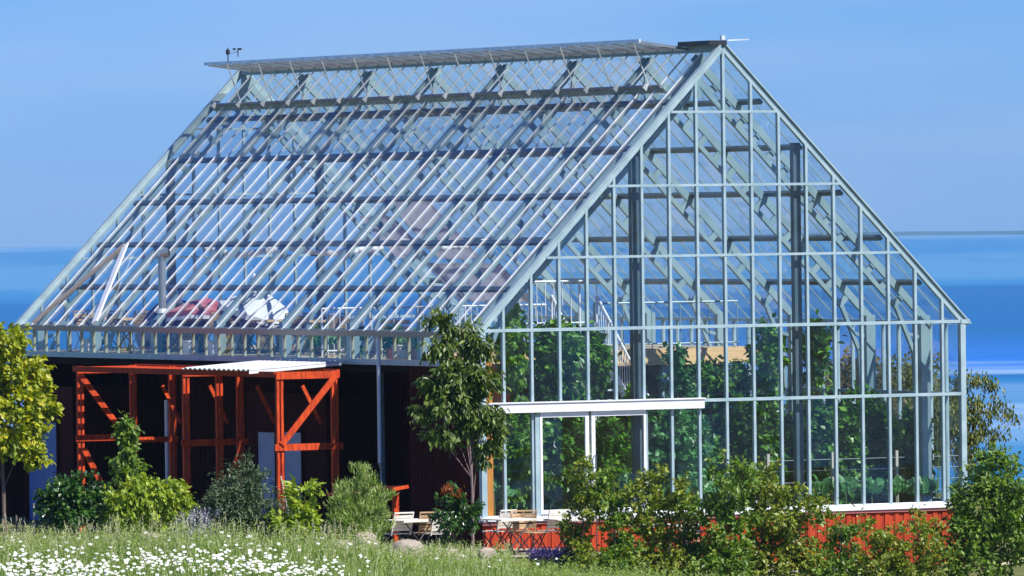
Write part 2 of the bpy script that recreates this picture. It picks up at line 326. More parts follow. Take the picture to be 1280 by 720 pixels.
seo = se.build('sea', sm); seo.location = (CAM.x, CAM.y, SEAZ); seo.rotation_euler.z = -TH; struct(seo)
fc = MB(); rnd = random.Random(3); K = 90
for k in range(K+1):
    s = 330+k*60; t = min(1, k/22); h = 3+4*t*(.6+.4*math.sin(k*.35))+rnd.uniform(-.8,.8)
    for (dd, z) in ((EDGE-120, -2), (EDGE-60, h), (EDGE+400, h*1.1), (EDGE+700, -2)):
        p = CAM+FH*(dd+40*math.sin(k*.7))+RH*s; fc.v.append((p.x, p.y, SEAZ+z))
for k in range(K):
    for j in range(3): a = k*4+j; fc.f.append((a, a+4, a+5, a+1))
struct(fc.build('far_coast_hills', mat('coast_haze_blue', (.03,.09,.14), .95, 0, .0, (.01, (.05,.12,.15), (1,1,1))), smooth=True))  # distance haze put into the coast colour as extra blue
HZ = MB(); c0, c1 = CAM+FH*-400, CAM+FH*(EDGE+1200)
HZ.box(-9000, 9000, -3200, EDGE+1500, -12, 75)
hm = bpy.data.materials.new('haze_air'); hm.use_nodes = True; N = hm.node_tree.nodes; N.remove(N['Principled BSDF'])
pv = N.new('ShaderNodeVolumePrincipled'); pv.inputs['Color'].default_value = (.42,.70,1,1); pv.inputs['Density'].default_value = 5.5e-5
pv.inputs['Anisotropy'].default_value = 0
hm.node_tree.links.new(pv.outputs[0], N['Material Output'].inputs['Volume'])
USE_HAZE = True
if USE_HAZE:
    HZ = MB(); HZ.box(-16500, 16500, -7000, EDGE+1600, SEAZ-25, CAM.z+60)
    ho = HZ.build('haze', hm); ho.location = (CAM.x, CAM.y, 0); ho.rotation_euler.z = -TH; tag(ho, kind='stuff')

# ------------------------------------------------------------------ greenhouse
M = .65; W = 17.5*M; LG = 35*M; c = W/2
He, Hr, Hs = 4.322, 10.053, .515
S = (Hr-He)/c; sl_ = math.hypot(c, Hr-He); ux, uz = c/sl_, (Hr-He)/sl_     # along left slope, upward
GZ = lambda x, y: ground_z(x, y)
G = empty('greenhouse', (0,0,0), 'large steep glass greenhouse with pale grey metal frame, open ridge vent and red board base', 'greenhouse')
def on_l(x, off=0): return V((x - uz*off, 0, He+S*x + ux*off))     # left slope point (off = outward normal)
def on_r(x, off=0): p = on_l(x, off); return V((W-p.x, 0, p.z))
def up_l(x, y, off=0): p = on_l(x, off); p.y = y; return p
def up_r(x, y, off=0): p = on_r(x, off); p.y = y; return p
NL = V((-uz,0,ux)); NR = V((uz,0,ux))
def hz(x): return He + S*min(x, W-x)

# roof bars
first = None
for k in range(0, 36):
    y = k*M
    wd = .024 if k % 5 else .03
    if k in (0, 35): continue
    MB().beam(up_l(-.10, y, .02), up_l(c-.02, y, .02), wd, .03, NL).build('roof_bar', BAR, G)
    MB().beam(up_r(-.10, y, .02), up_r(c-.02, y, .02), wd*.9, .028, NR).build('roof_bar', BARSHADE, G)
# rakes of both gables
for y in (0, LG):
    for fn, nn in ((up_l, NL), (up_r, NR)):
        m = MB(); m.beam(fn(-.10, y, .02), fn(c-.01, y, .02), .10, .12, nn)
        m.beam(fn(-.12, y-.03 if y == 0 else y+.03, .10), fn(c, y-.03 if y == 0 else y+.03, .10), .13, .03, nn); m.build('verge_rail', FRAME, G)
# purlins
for z in (5.22, 6.17, 7.12, 8.08, 9.03):
    x = (z-He)/S
    MB().beam(up_l(x, .06, -.10), up_l(x, LG-.06, -.10), .11, .07, NL).build('purlin', PURL, G)
    MB().beam(up_r(x, .06, -.10), up_r(x, LG-.06, -.10), .11, .07, NR).build('purlin', PURL, G)
# roof glass, one sheet set per bay
bays = [0, 1.5, 5, 10, 15, 20, 25, 30, 35]
xv = (9.256-He)/S
for a, b_ in zip(bays[:-1], bays[1:]):
    y0, y1 = a*M+.05, b_*M-.002
    for fn, nn, xe in ((up_l, NL, xv), (up_r, NR, c-.05)):
        if a == 0 and fn is up_l: xe = c-.05
        m = MB(); m.beam((fn(-.08,0,.0)+fn(xe,0,.0))/2+V((0,y0,0)), (fn(-.08,0,.0)+fn(xe,0,.0))/2+V((0,y1,0)), (fn(xe,0)-fn(-.08,0)).length, .006, nn)
        m.build('roof_glass', ROOFGLASS, G)
# ridge
m = MB(); m.beam((c, 0, Hr+.02), (c, LG, Hr+.02), .16, .16); m.build('ridge_beam', STEEL, G)
m = MB(); m.beam((c-.12, -.06, Hr+.125), (c-.12, 1.28, Hr+.125), .42, .09)
m.build('ridge_cap', DARKMETAL, G)
m = MB(); m.beam((c+.1,-.04,Hr+.17),(c+.62,-.04,Hr+.19),.04,.025); m.box(c-.04,c+.04,-.08,.0,Hr+.18,Hr+.27); m.build('ridge_cover_rail', BAR, G)
# open ridge flap on the left side : hinge at ridge, free edge outwards and slightly up
hx, hz0 = c-.06, Hr+.05
fx, fz = 4.478, Hr+.195
fn_ = (V((fx,0,fz))-V((hx,0,hz0))).normalized(); nfl = V((fn_.z,0,-fn_.x))
FL = MB(); y0, y1 = 1.3, 22.25
mid = (V((hx,0,hz0))+V((fx,0,fz)))/2
FLO = MB().beam(mid+V((0,y0,0)), mid+V((0,y1,0)), (V((fx,0,fz))-V((hx,0,hz0))).length, .012, nfl).build('ridge_flap', FLAPM, G)
m = MB(); m.beam((fx,y0,fz),(fx,y1,fz),.05,.07); m.beam((hx,y0,hz0-.02),(hx,y1,hz0-.02),.06,.06); m.build('flap_edge_rail', BAR, FLO)
k = 2
while k <= 34.5:
    y = min(k*M, y1-.03)
    MB().beam((hx,y,hz0-.035),(fx+.02,y,fz-.035),.035,.04,nfl).build('flap_rib', CAPM, FLO); k += 1
k = 2.5
while k < 34:
    y = k*M
    MB().tube((fx+.02,y,fz-.03), up_l(xv, max(.1,y-.0), .06), .014, seg=6).build('flap_stay', BAR, FLO); k += 2.5
m = MB(); m.tube(up_l(xv, 1.1, .07), up_l(xv, LG-.1, .07), .035); m.build('vent_shaft', CAPM, G)
m = MB(); m.beam(up_l(xv, 1.0, -.03), up_l(xv, LG, -.03), .06, .14, NL); m.build('vent_sill', STEEL, G)
for k in range(2, 35, 1):
    if k % 2 == 0: MB().beam(up_l(xv-.04, k*M+.32, .05), up_l(xv-.04, k*M+.32, .16), .12, .05, (0,1,0)).build('vent_bracket', BAR, G)
# trusses
tr = [1.5*M]+[5*k*M for k in range(1,7)]+[LG-.25]
for ti, y in enumerate(tr):
    T = MB()
    for fn, nn in ((up_l, NL), (up_r, NR)):
        xs = .15
        dy = .006 if fn is up_r else 0
        T.beam(fn(xs, y+dy, -.19), fn(c-.02, y+dy, -.19), .15 if fn is up_l else .09, .15, nn)
        T.beam(fn(xs+.5, y+dy, -.50), fn(c-.30, y+dy, -.50), .088, .09, nn)
        x = .7
        while x < c-.5:
            T.beam(fn(x, y, -.47), fn(x, y, -.25), .13, .06, (0,1,0)); x += .34
    # apex gusset
    T.beam((c,y,Hr-.25),(c,y,Hr-1.0),.10,.052,(0,1,0)); T.beam((c-.42,y,Hr-.82),(c+.42,y,Hr-.82),.04,.12)
    T.build('roof_truss', STEEL, G)
    for sx in (0, 1):
        X = (lambda v: v) if sx == 0 else (lambda v: W-v)
        z0 = 3.7 if sx == 0 else Hs-.3
        K_ = MB(); K_.beam((X(.34),y,z0),(X(.34),y,He+.12),.16,.22,(1,0,0))
        K_.beam((X(.56),y,max(z0,2.7)),(X(.60),y,3.72),.08,.07,(1,0,0)); K_.beam((X(.60),y,3.70),(X(1.05),y,4.72),.08,.08,(1,0,0))
        K_.beam((X(.30),y,3.95),(X(.75),y,3.95+.12),.06,.07)
        K_.build('column', STEEL, G)
# wind posts behind both gables
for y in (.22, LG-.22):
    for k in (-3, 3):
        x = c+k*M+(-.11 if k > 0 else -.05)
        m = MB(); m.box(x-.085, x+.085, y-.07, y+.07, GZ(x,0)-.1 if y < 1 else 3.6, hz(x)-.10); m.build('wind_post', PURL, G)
# gable mullions
for k in range(-8, 9):
    x = c+k*M; zb = Hs
    if k in (-6,-5,-4): zb = 2.86
    MB().box(x-.028, x+.028, -.06, .03, zb, hz(x)-.03).build('mullion', FRAME, G)
    MB().box(x-.025, x+.025, LG-.03, LG+.05, 3.7, hz(x)-.03).build('mullion', FRAME, G)
for x in (.0, W):
    m = MB(); m.box(x-.06, x+.06, -.075, .05, Hs-.02, He-.02); m.build('corner_post', FRAME, G)
m = MB(); m.box(W-.06, W+.06, LG-.05, LG+.07, Hs-.02, He-.02); m.build('corner_post', FRAME, G)
m = MB(); m.box(W-.05, W+.16, -.09, .0, He-.05, He+.04); m.build('gutter_end', FRAME, G)
# gable rails
for y in (0, LG):
    for z, h in ((8.75,.05),(7.24,.05),(5.79,.05),(4.32,.065),(2.80,.065)):
        x0 = max(0, (z-He)/S); 
        if y and z < 4: continue
        xa = x0+.05
        if z == 2.80 and y == 0: xa = 5.08
        m = MB(); m.box(xa, W-x0-.05, y-.068, y+.022, z-h/2, z+h/2); m.build('gable_rail', FRAME, G)
# transom box above the doors
m = MB(); m.box(-.04, 5.08, -.18, -.065, 2.64, 2.83); m.box(-.08, 5.10, -.21, -.02, 2.83, 2.855); m.build('transom_box', WHITE, G)
# doors
for (k0, k1, side) in ((-7,-5,1),(-5,-3,-1)):
    x0 = c+k0*M+(.14 if side == 1 else .03); x1 = c+k1*M-(.03 if side == 1 else .0)
    D = MB(); y = -.075
    D.box(x0, x0+(.05 if side == 1 else .085), y-.03, y+.03, .56, 2.635); D.box(x1-(.05 if side == -1 else .085), x1, y-.03, y+.03, .56, 2.635)
    D.box(x0+.05, x1-.05, y-.028, y+.028, 2.53, 2.632); D.box(x0+.05, x1-.05, y-.028, y+.028, .562, .64)
    do = D.build('door', WHITE, G)
    MB().box(x0+.08, x1-.08, y-.004, y+.004, .67, 2.51).build('door_glass', GLASS, do)
    hx_ = x1-.045 if side == 1 else x0+.045
    h = MB(); h.tube((hx_, y-.03, 1.48),(hx_, y-.10, 1.48),.012); h.tube((hx_, y-.03, 1.72),(hx_, y-.10, 1.72),.012); h.tube((hx_, y-.10, 1.46),(hx_, y-.10, 1.74),.016)
    h.build('handle', PIPE, do, smooth=False)
m = MB(); m.box(c-7*M+.03, c-7*M+.13, -.10, .04, Hs, 2.60); m.build('door_jamb', FRAME, G)
m = MB(); m.box(c-3*M+.005, c-3*M+.045, -.10, .04, Hs, 2.60); m.build('door_jamb', FRAME, G)
# gable glass by tier
def poly_glass(pts, y, name):
    m = MB(); n = len(pts)
    for yy in (y-.003, y+.003): m.v += [(p[0], yy, p[1]) for p in pts]
    m.f = [tuple(range(n)), tuple(range(2*n-1, n-1, -1))]+[(i, n+i, n+(i+1) % n, (i+1) % n)[::-1] for i in range(n)]
    return m.build(name, GLASS, G)
tz = [4.355, 5.765, 5.815, 7.215, 7.265, 8.725, 8.775, 10.0]
for y in (-.01, LG):
    for i in range(0, 8, 2):
        a, b_ = tz[i], tz[i+1]; xa, xb = (a-He)/S+.06, (b_-He)/S+.06
        poly_glass([(xa,a),(W-xa,a),(max(xb,.0) if W-2*xb > .1 else c+.04,b_)][:2]+[(W-xb,b_),(xb,b_)], y, 'gable_glass')
poly_glass([(.06,2.87),(W-.06,2.87),(W-.06,4.28),(.06,4.28)], -.01, 'gable_glass')
poly_glass([(c-3*M+.1,Hs+.05),(W-.06,Hs+.05),(W-.06,2.76),(c-3*M+.1,2.76)], -.01, 'gable_glass')
poly_glass([(.06,Hs+.05),(c-7*M+.02,Hs+.05),(c-7*M+.02,2.6),(.06,2.6)], -.01, 'gable_glass')
poly_glass([(.06,3.72),(W-.06,3.72),(W-.06,4.28),(.06,4.28)], LG, 'gable_glass')
# right wall
for k in range(1, 35):
    MB().box(W-.03, W+.05, k*M-.025, k*M+.025, Hs, He-.03).build('side_mullion', FRAME, G)
for z in (Hs+.03, 2.80, He-.02): MB().box(W-.028, W+.048, .05, LG-.05, z-.03, z+.03).build('side_rail', FRAME, G)
for a, b_ in zip(bays[:-1], bays[1:]): MB().box(W+.003, W+.009, a*M+.03, b_*M-.002, Hs+.06, He-.05).build('side_glass', GLASS, G)
# left clerestory
CPOST = mat('clerestory_paint', (.46,.48,.38), .5, .05, .4, (3, (.36,.38,.30), (1,1,1)))
for k in range(0, 36):
    if k in (0,): continue
    MB().box(-.03, .03, k*M-.022, k*M+.022, 3.70, He-.06).build('clerestory_post', CPOST, G)
MB().box(-.06, .06, .05, LG, 3.58, 3.70).build('clerestory_rail', FRAME, G)
MB().box(-.05, .05, .05, LG, He-.07, He-.01).build('eaves_beam', STEEL, G)
for a, b_ in zip(bays[:-1], bays[1:]): MB().box(-.003, .003, a*M+.08, b_*M-.03, 3.71, He-.08).build('clerestory_glass', GLASS, G)
# gutter
gm = MB()
gm.box(-.24, -.10, .12, LG+.25, He-.145, He-.125); gm.box(-.255, -.24, .12, LG+.25, He-.145, He-.03); gm.box(-.10,-.085,.12,LG+.25,He-.145,He-.06)
gm.box(-.24,-.10,.12,.14,He-.125,He-.04)
gm.build('gutter', mat('gutter_zinc', (.46,.38,.29), .55, .1, .4, (2, (.36,.30,.23), (1,.3,1))), G)
p = atx(472, 425, -.2); dp = MB(); dp.tube((-.18, p.y, He-.14), (-.18, p.y, 1.55), .045, seg=10); dp.tube((-.18,p.y,1.56),(-.10,p.y+.1,1.44),.045,seg=10)
dp.build('downpipe', mat('downpipe_zinc', (.55,.60,.70), .35, .3), G, smooth=False)
# base wall under the gable
bw = MB(); n = int(W/.115)
for i in range(n):
    x = i*W/n; bw.box(x+.003, x+W/n-.003, -.075-(.022 if i % 2 else 0), -.02, GZ(x,-.1)-.15, Hs-.1)
bw.box(0, W, -.03, .05, -1.2, Hs-.1)
BW = bw.build('base_wall', FALU, G)
bw = MB(); bw.box(W-.05, W+.05, .06, LG, -1.6, Hs-.02); bw.build('base_wall', FALU, G)
m = MB(); m.box(-.09, W+.10, -.17, -.045, Hs-.09, Hs+.0); m.box(-.09,W+.1,-.045,.045,Hs-.09,Hs+.035); m.build('sill', WHITE, G)
m = MB(); m.box(-.085, W+.09, -.135, -.1, Hs-.15, Hs-.093); m.build('sill_board', mat('sill_rose', (.40,.14,.13), .6), G)
# left ground floor : boarded wall, deep recess
XR = 2.3
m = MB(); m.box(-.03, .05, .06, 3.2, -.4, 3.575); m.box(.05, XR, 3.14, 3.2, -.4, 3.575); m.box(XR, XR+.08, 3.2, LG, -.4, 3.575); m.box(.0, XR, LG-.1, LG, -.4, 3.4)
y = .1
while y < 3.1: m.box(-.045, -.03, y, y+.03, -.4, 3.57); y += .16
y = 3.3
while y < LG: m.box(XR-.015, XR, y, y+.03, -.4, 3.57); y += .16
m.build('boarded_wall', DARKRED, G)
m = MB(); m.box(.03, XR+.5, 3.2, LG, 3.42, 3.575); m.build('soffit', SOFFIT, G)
m = MB(); m.box(-.06, .0, -.06, .055, Hs, 2.6); m.build('corner_trim', WHITE, G) if False else None
m = MB(); m.box(.09, .27, .06, .24, Hs-.3, 3.55); m.build('timber_post', ORANGE, G)
MB().box(.09,.24,.02,.1,3.6,3.9).build('timber_block', ORANGE, G)
# blue doors in the recess
def rdoor(px0, px1, pt, pb, mt, nm='side_door', x=XR-.02):
    a = atx(px0, pt, x); b2 = atx(px1, pt, x); bb = atx(px0, pb, x)
    m = MB(); m.box(x-.03, x, min(a.y,b2.y), max(a.y,b2.y), -.16, a.z); o = m.build(nm, mt, G)
    yh = min(a.y, b2.y)+.08
    MB().tube((x-.03,yh,.95),(x-.10,yh,.95),.012).tube((x-.10,yh,.95),(x-.10,yh+.12,.95),.012).build('handle', PIPE, o)
    fr = MB(); y0, y1, zt = min(a.y,b2.y), max(a.y,b2.y), a.z
    fr.box(x-.045,x-.002,y0-.07,y0-.002,-.16,zt+.06); fr.box(x-.045,x-.002,y1+.002,y1+.07,-.16,zt+.06); fr.box(x-.045,x-.002,y0-.002,y1+.002,zt+.002,zt+.06); fr.build('door_frame', DARKRED, o)
XD = .6
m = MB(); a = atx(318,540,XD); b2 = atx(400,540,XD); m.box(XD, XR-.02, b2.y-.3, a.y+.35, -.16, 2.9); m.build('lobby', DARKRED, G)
rdoor(324, 345, 540, 650, PALEBLUE, x=XD-.01); rdoor(357, 378, 540, 650, PALEBLUE, x=XD-.01)
rdoor(37, 72, 527, 640, BLUE, x=.04)
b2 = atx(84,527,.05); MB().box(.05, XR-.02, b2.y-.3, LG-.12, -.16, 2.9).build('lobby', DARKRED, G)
# valley boards on the roof, far left
pA = up_l((6.05-He)/S, 0, .10); 
def roofpt(px, py, off=.1):
    # intersect ray with left slope plane shifted by off
    d = ray(px, py); n0 = NL; p0 = up_l(0, 0, off); t = (p0-CAM).dot(n0)/d.dot(n0); return CAM+d*t
ap = roofpt(157, 306); b1 = roofpt(118, 403); b2 = roofpt(42, 403)
MB().beam(b1, ap, .16, .04, NL).build('valley_board', WHITE, G)
MB().beam(b2, ap+V((0,.05,0)), .17, .05, NL).build('valley_board', mat('weathered_board', (.36,.31,.27), .8, 0, .2, (3, (.28,.24,.21), (1,5,1))), G)
# floor of the garden room
struct(MB().box(.05, W-.05, .05, LG, -.5, -.10).build('garden_floor', SOIL))

# mezzanine
YM = 8.45
zf0 = aty(880, 455, YM).z; zf1 = aty(880, 436, YM).z
FZ = 3.72
m = MB(); m.box(.12, W-.12, YM+.12, LG-.1, FZ-.16, FZ); MZ = m.build('mezzanine_floor', FLOOR, G)
m = MB(); m.box(2.3, W-.1, YM, YM+.12, zf0, zf1+.02); m.build('fascia_beam', WOOD, MZ)
m = MB(); m.box(XR+.09, W-.1, YM+2, YM+2.1, -.1, FZ-.17); m.build('room_wall', DARKRED, G)
for x in (3.4, 6.2, 9.0): MB().box(x-.09, x+.09, YM+.14, YM+.3, -.1, FZ-.17).build('mezzanine_post', STEEL, MZ)
# railing along mezzanine front and stair
def rail(pts, h, mt, par, step=.14, name='railing', pr=.012):
    m = MB()
    for a, b_ in zip(pts[:-1], pts[1:]):
        a, b_ = V(a), V(b_); n = max(1, int((b_-a).length/step)); U = V((0,0,h))
        m.tube(a+U, b_+U, .025, seg=6); m.tube(a+V((0,0,.1)), b_+V((0,0,.1)), .018, seg=6)
        for i in range(n+1):
            p = a.lerp(b_, i/n); m.tube(p, p+U, pr if i % 8 else .024, seg=5)
    return m.build(name, mt, par)
xs0 = aty(640, 366, YM).x; xs1 = aty(744, 366, YM).x
rail([(.6, YM+.06, FZ),(xs1-1.15, YM+.06, FZ)], 1.0, WHITE, MZ); rail([(xs1, YM+.06, FZ),(W-.6, YM+.06, FZ)], 1.0, STEEL, MZ, .6)
ST = empty('staircase', (xs1-.55, YM-4.2, -.1), 'steep white metal staircase with railings coming down behind the gable glass', 'staircase')
ytop, ybot = YM-.05, YM-4.1
for dx in (-.55, .55):
    x = xs1-.55+dx; MB().beam((x,ytop,FZ+.2),(x,ybot,-.05+.1),.05,.22,(0,0,1)).build('stringer', WHITE, ST)
    rail([(x,ytop,FZ+.25),(x,ybot,.15)], .95, WHITE, ST, .14)
rail([(xs1-2.1, YM-.06, FZ+.5),(xs1, YM-.06, FZ+.5)], 1.0, WHITE, ST, .2)
for i in range(1, 17):
    t = i/17; y = ytop+(ybot-ytop)*t; z = FZ*(1-t)
    MB().box(xs1-1.07, xs1-.03, y-.12, y+.12, z, z+.04).build('tread', BAR, ST)

# ------------------------------------------------------------------ flue pipe, anemometer
p = roofpt(203, 388, .0); q = p.z+1.18
fp = empty('flue_pipe', p, 'grey steel flue pipe with an elbow, sticking out of the glass roof', 'pipe')
m = MB(); m.tube(p+V((0,0,-.1)), (p.x,p.y,q), .085, seg=12); m.build('pipe', PIPE, fp, smooth=False)
m = MB(); m.tube((p.x,p.y,q-.03),(p.x,p.y,q+.02),.10,seg=12); m.tube((p.x-.04,p.y,q+.06),(p.x+.12,p.y-.1,q+.10),.095,.105,seg=12); m.build('cowl', PIPE, fp)
MB().tube((p.x+.1,p.y-.082,q+.097),(p.x+.135,p.y-.11,q+.106),.08,seg=12).build('cowl_mouth', DARKMETAL, fp)
m = MB(); m.tube(p+V((0,0,-.06)),p+V((0,0,.04)),.13,.10,seg=12); m.build('flashing', BAR, fp)
p = aty(285, 78, LG-.3); 
an = empty('anemometer', p, 'small dark wind gauge on a short mast at the far end of the ridge', 'wind gauge')
MB().tube(p, p+V((0,0,.34)), .014, seg=6).build('mast', DARKMETAL, an)
m = MB(); m.lathe(p+V((0,0,.18)), [(.03,0),(.05,.02),(.05,.1),(.03,.12)], 10); m.build('gauge_body', DARKMETAL, an)
m = MB(); e = p+V((.24,-.04,.25)); m.tube(p+V((0,0,.2)), e, .010, seg=6); m.tube(e+V((0,0,-.12)), e+V((0,0,.07)), .012, seg=6); m.build('arm', DARKMETAL, an)
for i in range(3):
    w_ = i*2.1+.4; d = V((math.cos(w_)*.09, math.sin(w_)*.09, .06)); m = MB(); m.tube(e+V((0,0,.06)), e+d, .006, seg=5)
    m.lathe(e+d+V((0,0,-.03)), [(.005,0),(.03,.015),(.036,.045),(.02,.05)], 8); m.build('cup', DARKMETAL, an)

# ------------------------------------------------------------------ red timber pavilion
def pxy(px, x): 
    """world y of the point at world x that shows at column px near the ground floor"""
    return atx(px, 560, x).y
X0 = -1.95; zt = 3.47
PV = empty('timber_pavilion', (X0, pxy(350,X0), -.16), 'red timber frame pavilion with diagonal braces and white sheet roof along the shaded side wall', 'pavilion')
F3y, F2y, F1y = pxy(350,X0), pxy(233,X0), pxy(101,X0)
wd = 1.28
def dpost(x, y, z0=-.3, z1=zt, m_=RED):
    MB().box(x-.075, x-.02, y-.04, y+.04, z0, z1).box(x+.02, x+.075, y-.04, y+.04, z0, z1).box(x-.02,x+.02,y-.03,y+.03,1.78,1.92).build('post', m_, PV)
for (y, mode) in ((F3y,'up'),(F2y,'down'),(F1y,'both')):
    for x in (X0, X0+wd): dpost(x, y)
    MB().box(X0-.14, X0+wd+.16, y-.07, y-.041, 1.82, 1.96).build('mid_rail', RED, PV)
    MB().box(X0-.10, X0+wd+.10, y-.07, y-.041, zt-.16, zt+(-.01)).build('top_beam', RED, PV)
    if mode in ('up',): MB().beam((X0,y-.085,1.95),(X0+wd,y-.085,zt-.10),.13,.03,(0,1,0)) .build('brace', RED, PV)
    if mode == 'down': MB().beam((X0+wd,y-.085,1.80),(X0+.55,y-.085,.2),.13,.03,(0,1,0)).build('brace', RED, PV)
    if mode == 'both':
        MB().beam((X0+.02,y-.085,zt-.25),(X0+.9,y-.085,2.1),.13,.03,(0,1,0)).build('brace', RED, PV)
        MB().beam((X0+.04,y-.085,1.65),(X0+.75,y-.085,.3),.13,.03,(0,1,0)).build('brace', RED, PV)
y = pxy(216, X0+wd); dpost(X0+wd, y)
MB().box(X0+wd-.9, X0+wd+.1, y-.07, y-.041, 1.82, 1.94).build('mid_rail', RED, PV)
for px in (203, 262, 321, 378):     # short knee braces
    a = atx(px, 482, X0+wd-.2); b_ = atx(px+23, 529, X0+wd-.2)
    a = aty(px, 482, pxy(px, X0+wd*.6)); b_ = aty(px+23, 529, a.y)
    MB().beam(a, b_, .075, .03, (0,1,0)).build('knee_brace', RED, PV)
for px in (271,):
    a = aty(px, 485, pxy(px, X0+wd*.6)); dpost(a.x+.05, a.y)
MB().box(X0-.12, X0-.08, F3y-.0, F1y+.12, zt-.12, zt+.0).build('side_beam', FALU, PV)
MB().box(X0+wd+.08, X0+wd+.13, F3y, F1y+.12, zt-.13, zt+.02).build('side_beam', RED, PV)
m = MB(); y = F2y+.3
while y < F1y+.15: m.box(X0-.02, X0+wd+.10, y, y+.10, zt-.04, zt-.02); y += .21
m.build('roof_slats', RED, PV)
# corrugated white sheets
a = atx(313, 466, X0-.3); yn = a.y; m = MB(); n = 56; xa, xb = X0-.32, -.12; y1 = yn+3.3
for i in range(n+1):
    y = yn+(y1-yn)*i/n; dz = .022*math.sin(i*math.pi/2)
    m.v += [(xa,y,3.50+dz),(xb,y,3.64+dz),(xa,y,3.488+dz),(xb,y,3.628+dz)]
for i in range(n):
    k = i*4; m.f += [(k,k+1,k+5,k+4),(k+2,k+6,k+7,k+3),(k,k+4,k+6,k+2),(k+1,k+3,k+7,k+5)]
m.f += [(0,2,3,1),(n*4,n*4+1,n*4+3,n*4+2)]
m.build('roof_sheet', mat('weathered_sheet', (.62,.63,.64), .5, 0, .4, (2, (.48,.49,.50), (1,4,1))), PV)
m = MB(); m.box(xa-.02, xb, yn-.03, yn-.002, 3.42, 3.48); m.v = [(x,y,z+(x-xa)/(xb-xa)*.14) for x,y,z in m.v]; m.build('roof_edge', WHITE, PV)
# white pole and leaning stick
p = aty(208, 500, pxy(208,-.35)); po = MB(); po.tube((p.x,p.y,-.2),(p.x,p.y,p.z),.045,seg=10)
tag(po.build('pole', WHITE, loc=(p.x,p.y,-.2)), 'plain white upright pole standing inside the red timber pavilion', 'pole')
a = aty(351, 595, F3y-.3); b_ = aty(362, 648, F3y-.5); m = MB(); m.tube(b_, a, .018, .014, seg=6)
tag(m.build('leaning_stick', STAKE, loc=tuple(b_)), 'thin pale stick leaning against the foot of a red pavilion post', 'stick')
# small lean-to bar roof on a red post
yb = pxy(493, -1.0)
p = aty(494, 612, yb); BR = empty('serving_hatch', (p.x,p.y,-.16), 'dark red sloping counter roof on one bright red post beside the white slatted chairs', 'counter')
MB().box(p.x-.055,p.x+.055,yb-.05,yb+.05,-.3,p.z+.05).build('post', RED, BR)
m = MB()
for i in range(8): m.box(p.x-1.5+.01, p.x+.10, yb-.35+i*.12, yb-.35+i*.12+.112, p.z+.06, p.z+.085)
m.v = [(x,y,z-abs(x-p.x-.1)*.10+ (0)) for x,y,z in m.v]; m.build('roof', DARKRED, BR)
MB().beam((p.x-.25,yb-.37,p.z+.02),(p.x+.12,yb-.37,p.z+.07),.02,.07).build('fascia', RED, BR)
for i in range(5): MB().box(p.x+.055,p.x+.085,yb-.04,yb+.04,p.z-.10-i*.09,p.z-.06-i*.09).build('peg', RED, BR)
MB().box(p.x-1.45,p.x-1.35,yb-.05,yb+.05,-.3,p.z-.08).build('post', DARKRED, BR)

# ------------------------------------------------------------------ furniture
def chair(name, label, mt, group, high=False):
    t = empty(name, (0,0,0), label, 'chair', group, world=False)
    m = MB()
    for i in range(6): m.box(-.22,.22,-.20+i*.07,-.145+i*.07,.44,.458)
    m.build('seat', mt, t)
    m = MB(); m.beam((-.23,.22,.42),(-.23,.34,.86),.025,.025); m.beam((.23,.22,.42),(.23,.34,.86),.025,.025)
    for i in range(5):
        z = .54+i*.065; y = .22+(z-.42)*.27; m.beam((-.218,y-.0,z),(.218,y,z),.016,.058,(0,.26,1))
    m.beam((-.24,.345,.875),(.24,.345,.875),.03,.03); m.build('backrest', mt, t)
    for s in (-1,1):
        MB().tube((s*.235,.20,.45),(s*.235,-.22,0),.013,seg=6).build('leg', DARKMETAL, t)
        MB().tube((s*.235,-.18,.45),(s*.235,.28,0),.013,seg=6).build('leg', DARKMETAL, t)
    MB().tube((-.235,.24,.05),(.235,.24,.05),.009,seg=5).tube((-.235,-.18,.05),(.235,-.18,.05),.009,seg=5).build('stretcher', DARKMETAL, t)
    for s in (-1,1): MB().tube((s*.24,-.2,.64),(s*.24,.26,.64),.014,seg=6).build('armrest', DARKMETAL, t)
    return t
def table(name, label, mt, group=None, lx=.8, ly=.7):
    t = empty(name, (0,0,0), label, 'table', group, world=False)
    m = MB(); n = 9
    for i in range(n): m.box(-lx/2,lx/2,-ly/2+i*ly/n+.004,-ly/2+(i+1)*ly/n-.004,.71,.735)
    m.box(-lx/2-.02,lx/2+.02,-ly/2-.025,-ly/2,.695,.738); m.box(-lx/2-.02,lx/2+.02,ly/2,ly/2+.025,.695,.738)
    m.build('tabletop', mt, t)
    for sx in (-1,1):
        for sy in (-1,1): MB().tube((sx*(lx/2-.06),sy*(ly/2-.05),.70),(-sx*(lx/2-.1)*.9,sy*(ly/2-.05),0),.014,seg=6).build('leg', DARKMETAL, t)
    return t
GC = 'slatted garden chairs on the terrace'
protoA = chair('garden_chair', 'x', SLAT, GC); protoB = chair('garden_chair', 'x', BROWNSL, GC)
used = {'A':False,'B':False}
def put_chair(px, pf, yw, rz, label, kind='A'):
    """px = column of the chair; pf = picture row of its seat back top; yw = world y"""
    pr = protoA if kind == 'A' else protoB
    o = pr if not used[kind] else copy_tree(pr); used[kind] = True
    p = aty(px, 660, yw); o.location = (p.x, yw, ground_z(p.x, yw)+.03); o.rotation_euler.z = rz; o['label'] = label
    return o
put_chair(620, 0, -1.0, R(200), 'pale slatted chair standing at the greenhouse corner under the orange post')
put_chair(652, 0, -1.3, R(165), 'brown slatted chair right of the one at the greenhouse corner', 'B')
put_chair(664, 0, -1.9, R(30), 'dark brown chair seen from its side before the red base wall', 'B')
put_chair(689, 0, -1.2, R(182), 'pale slatted chair facing out just left of the flowering hedge stake')
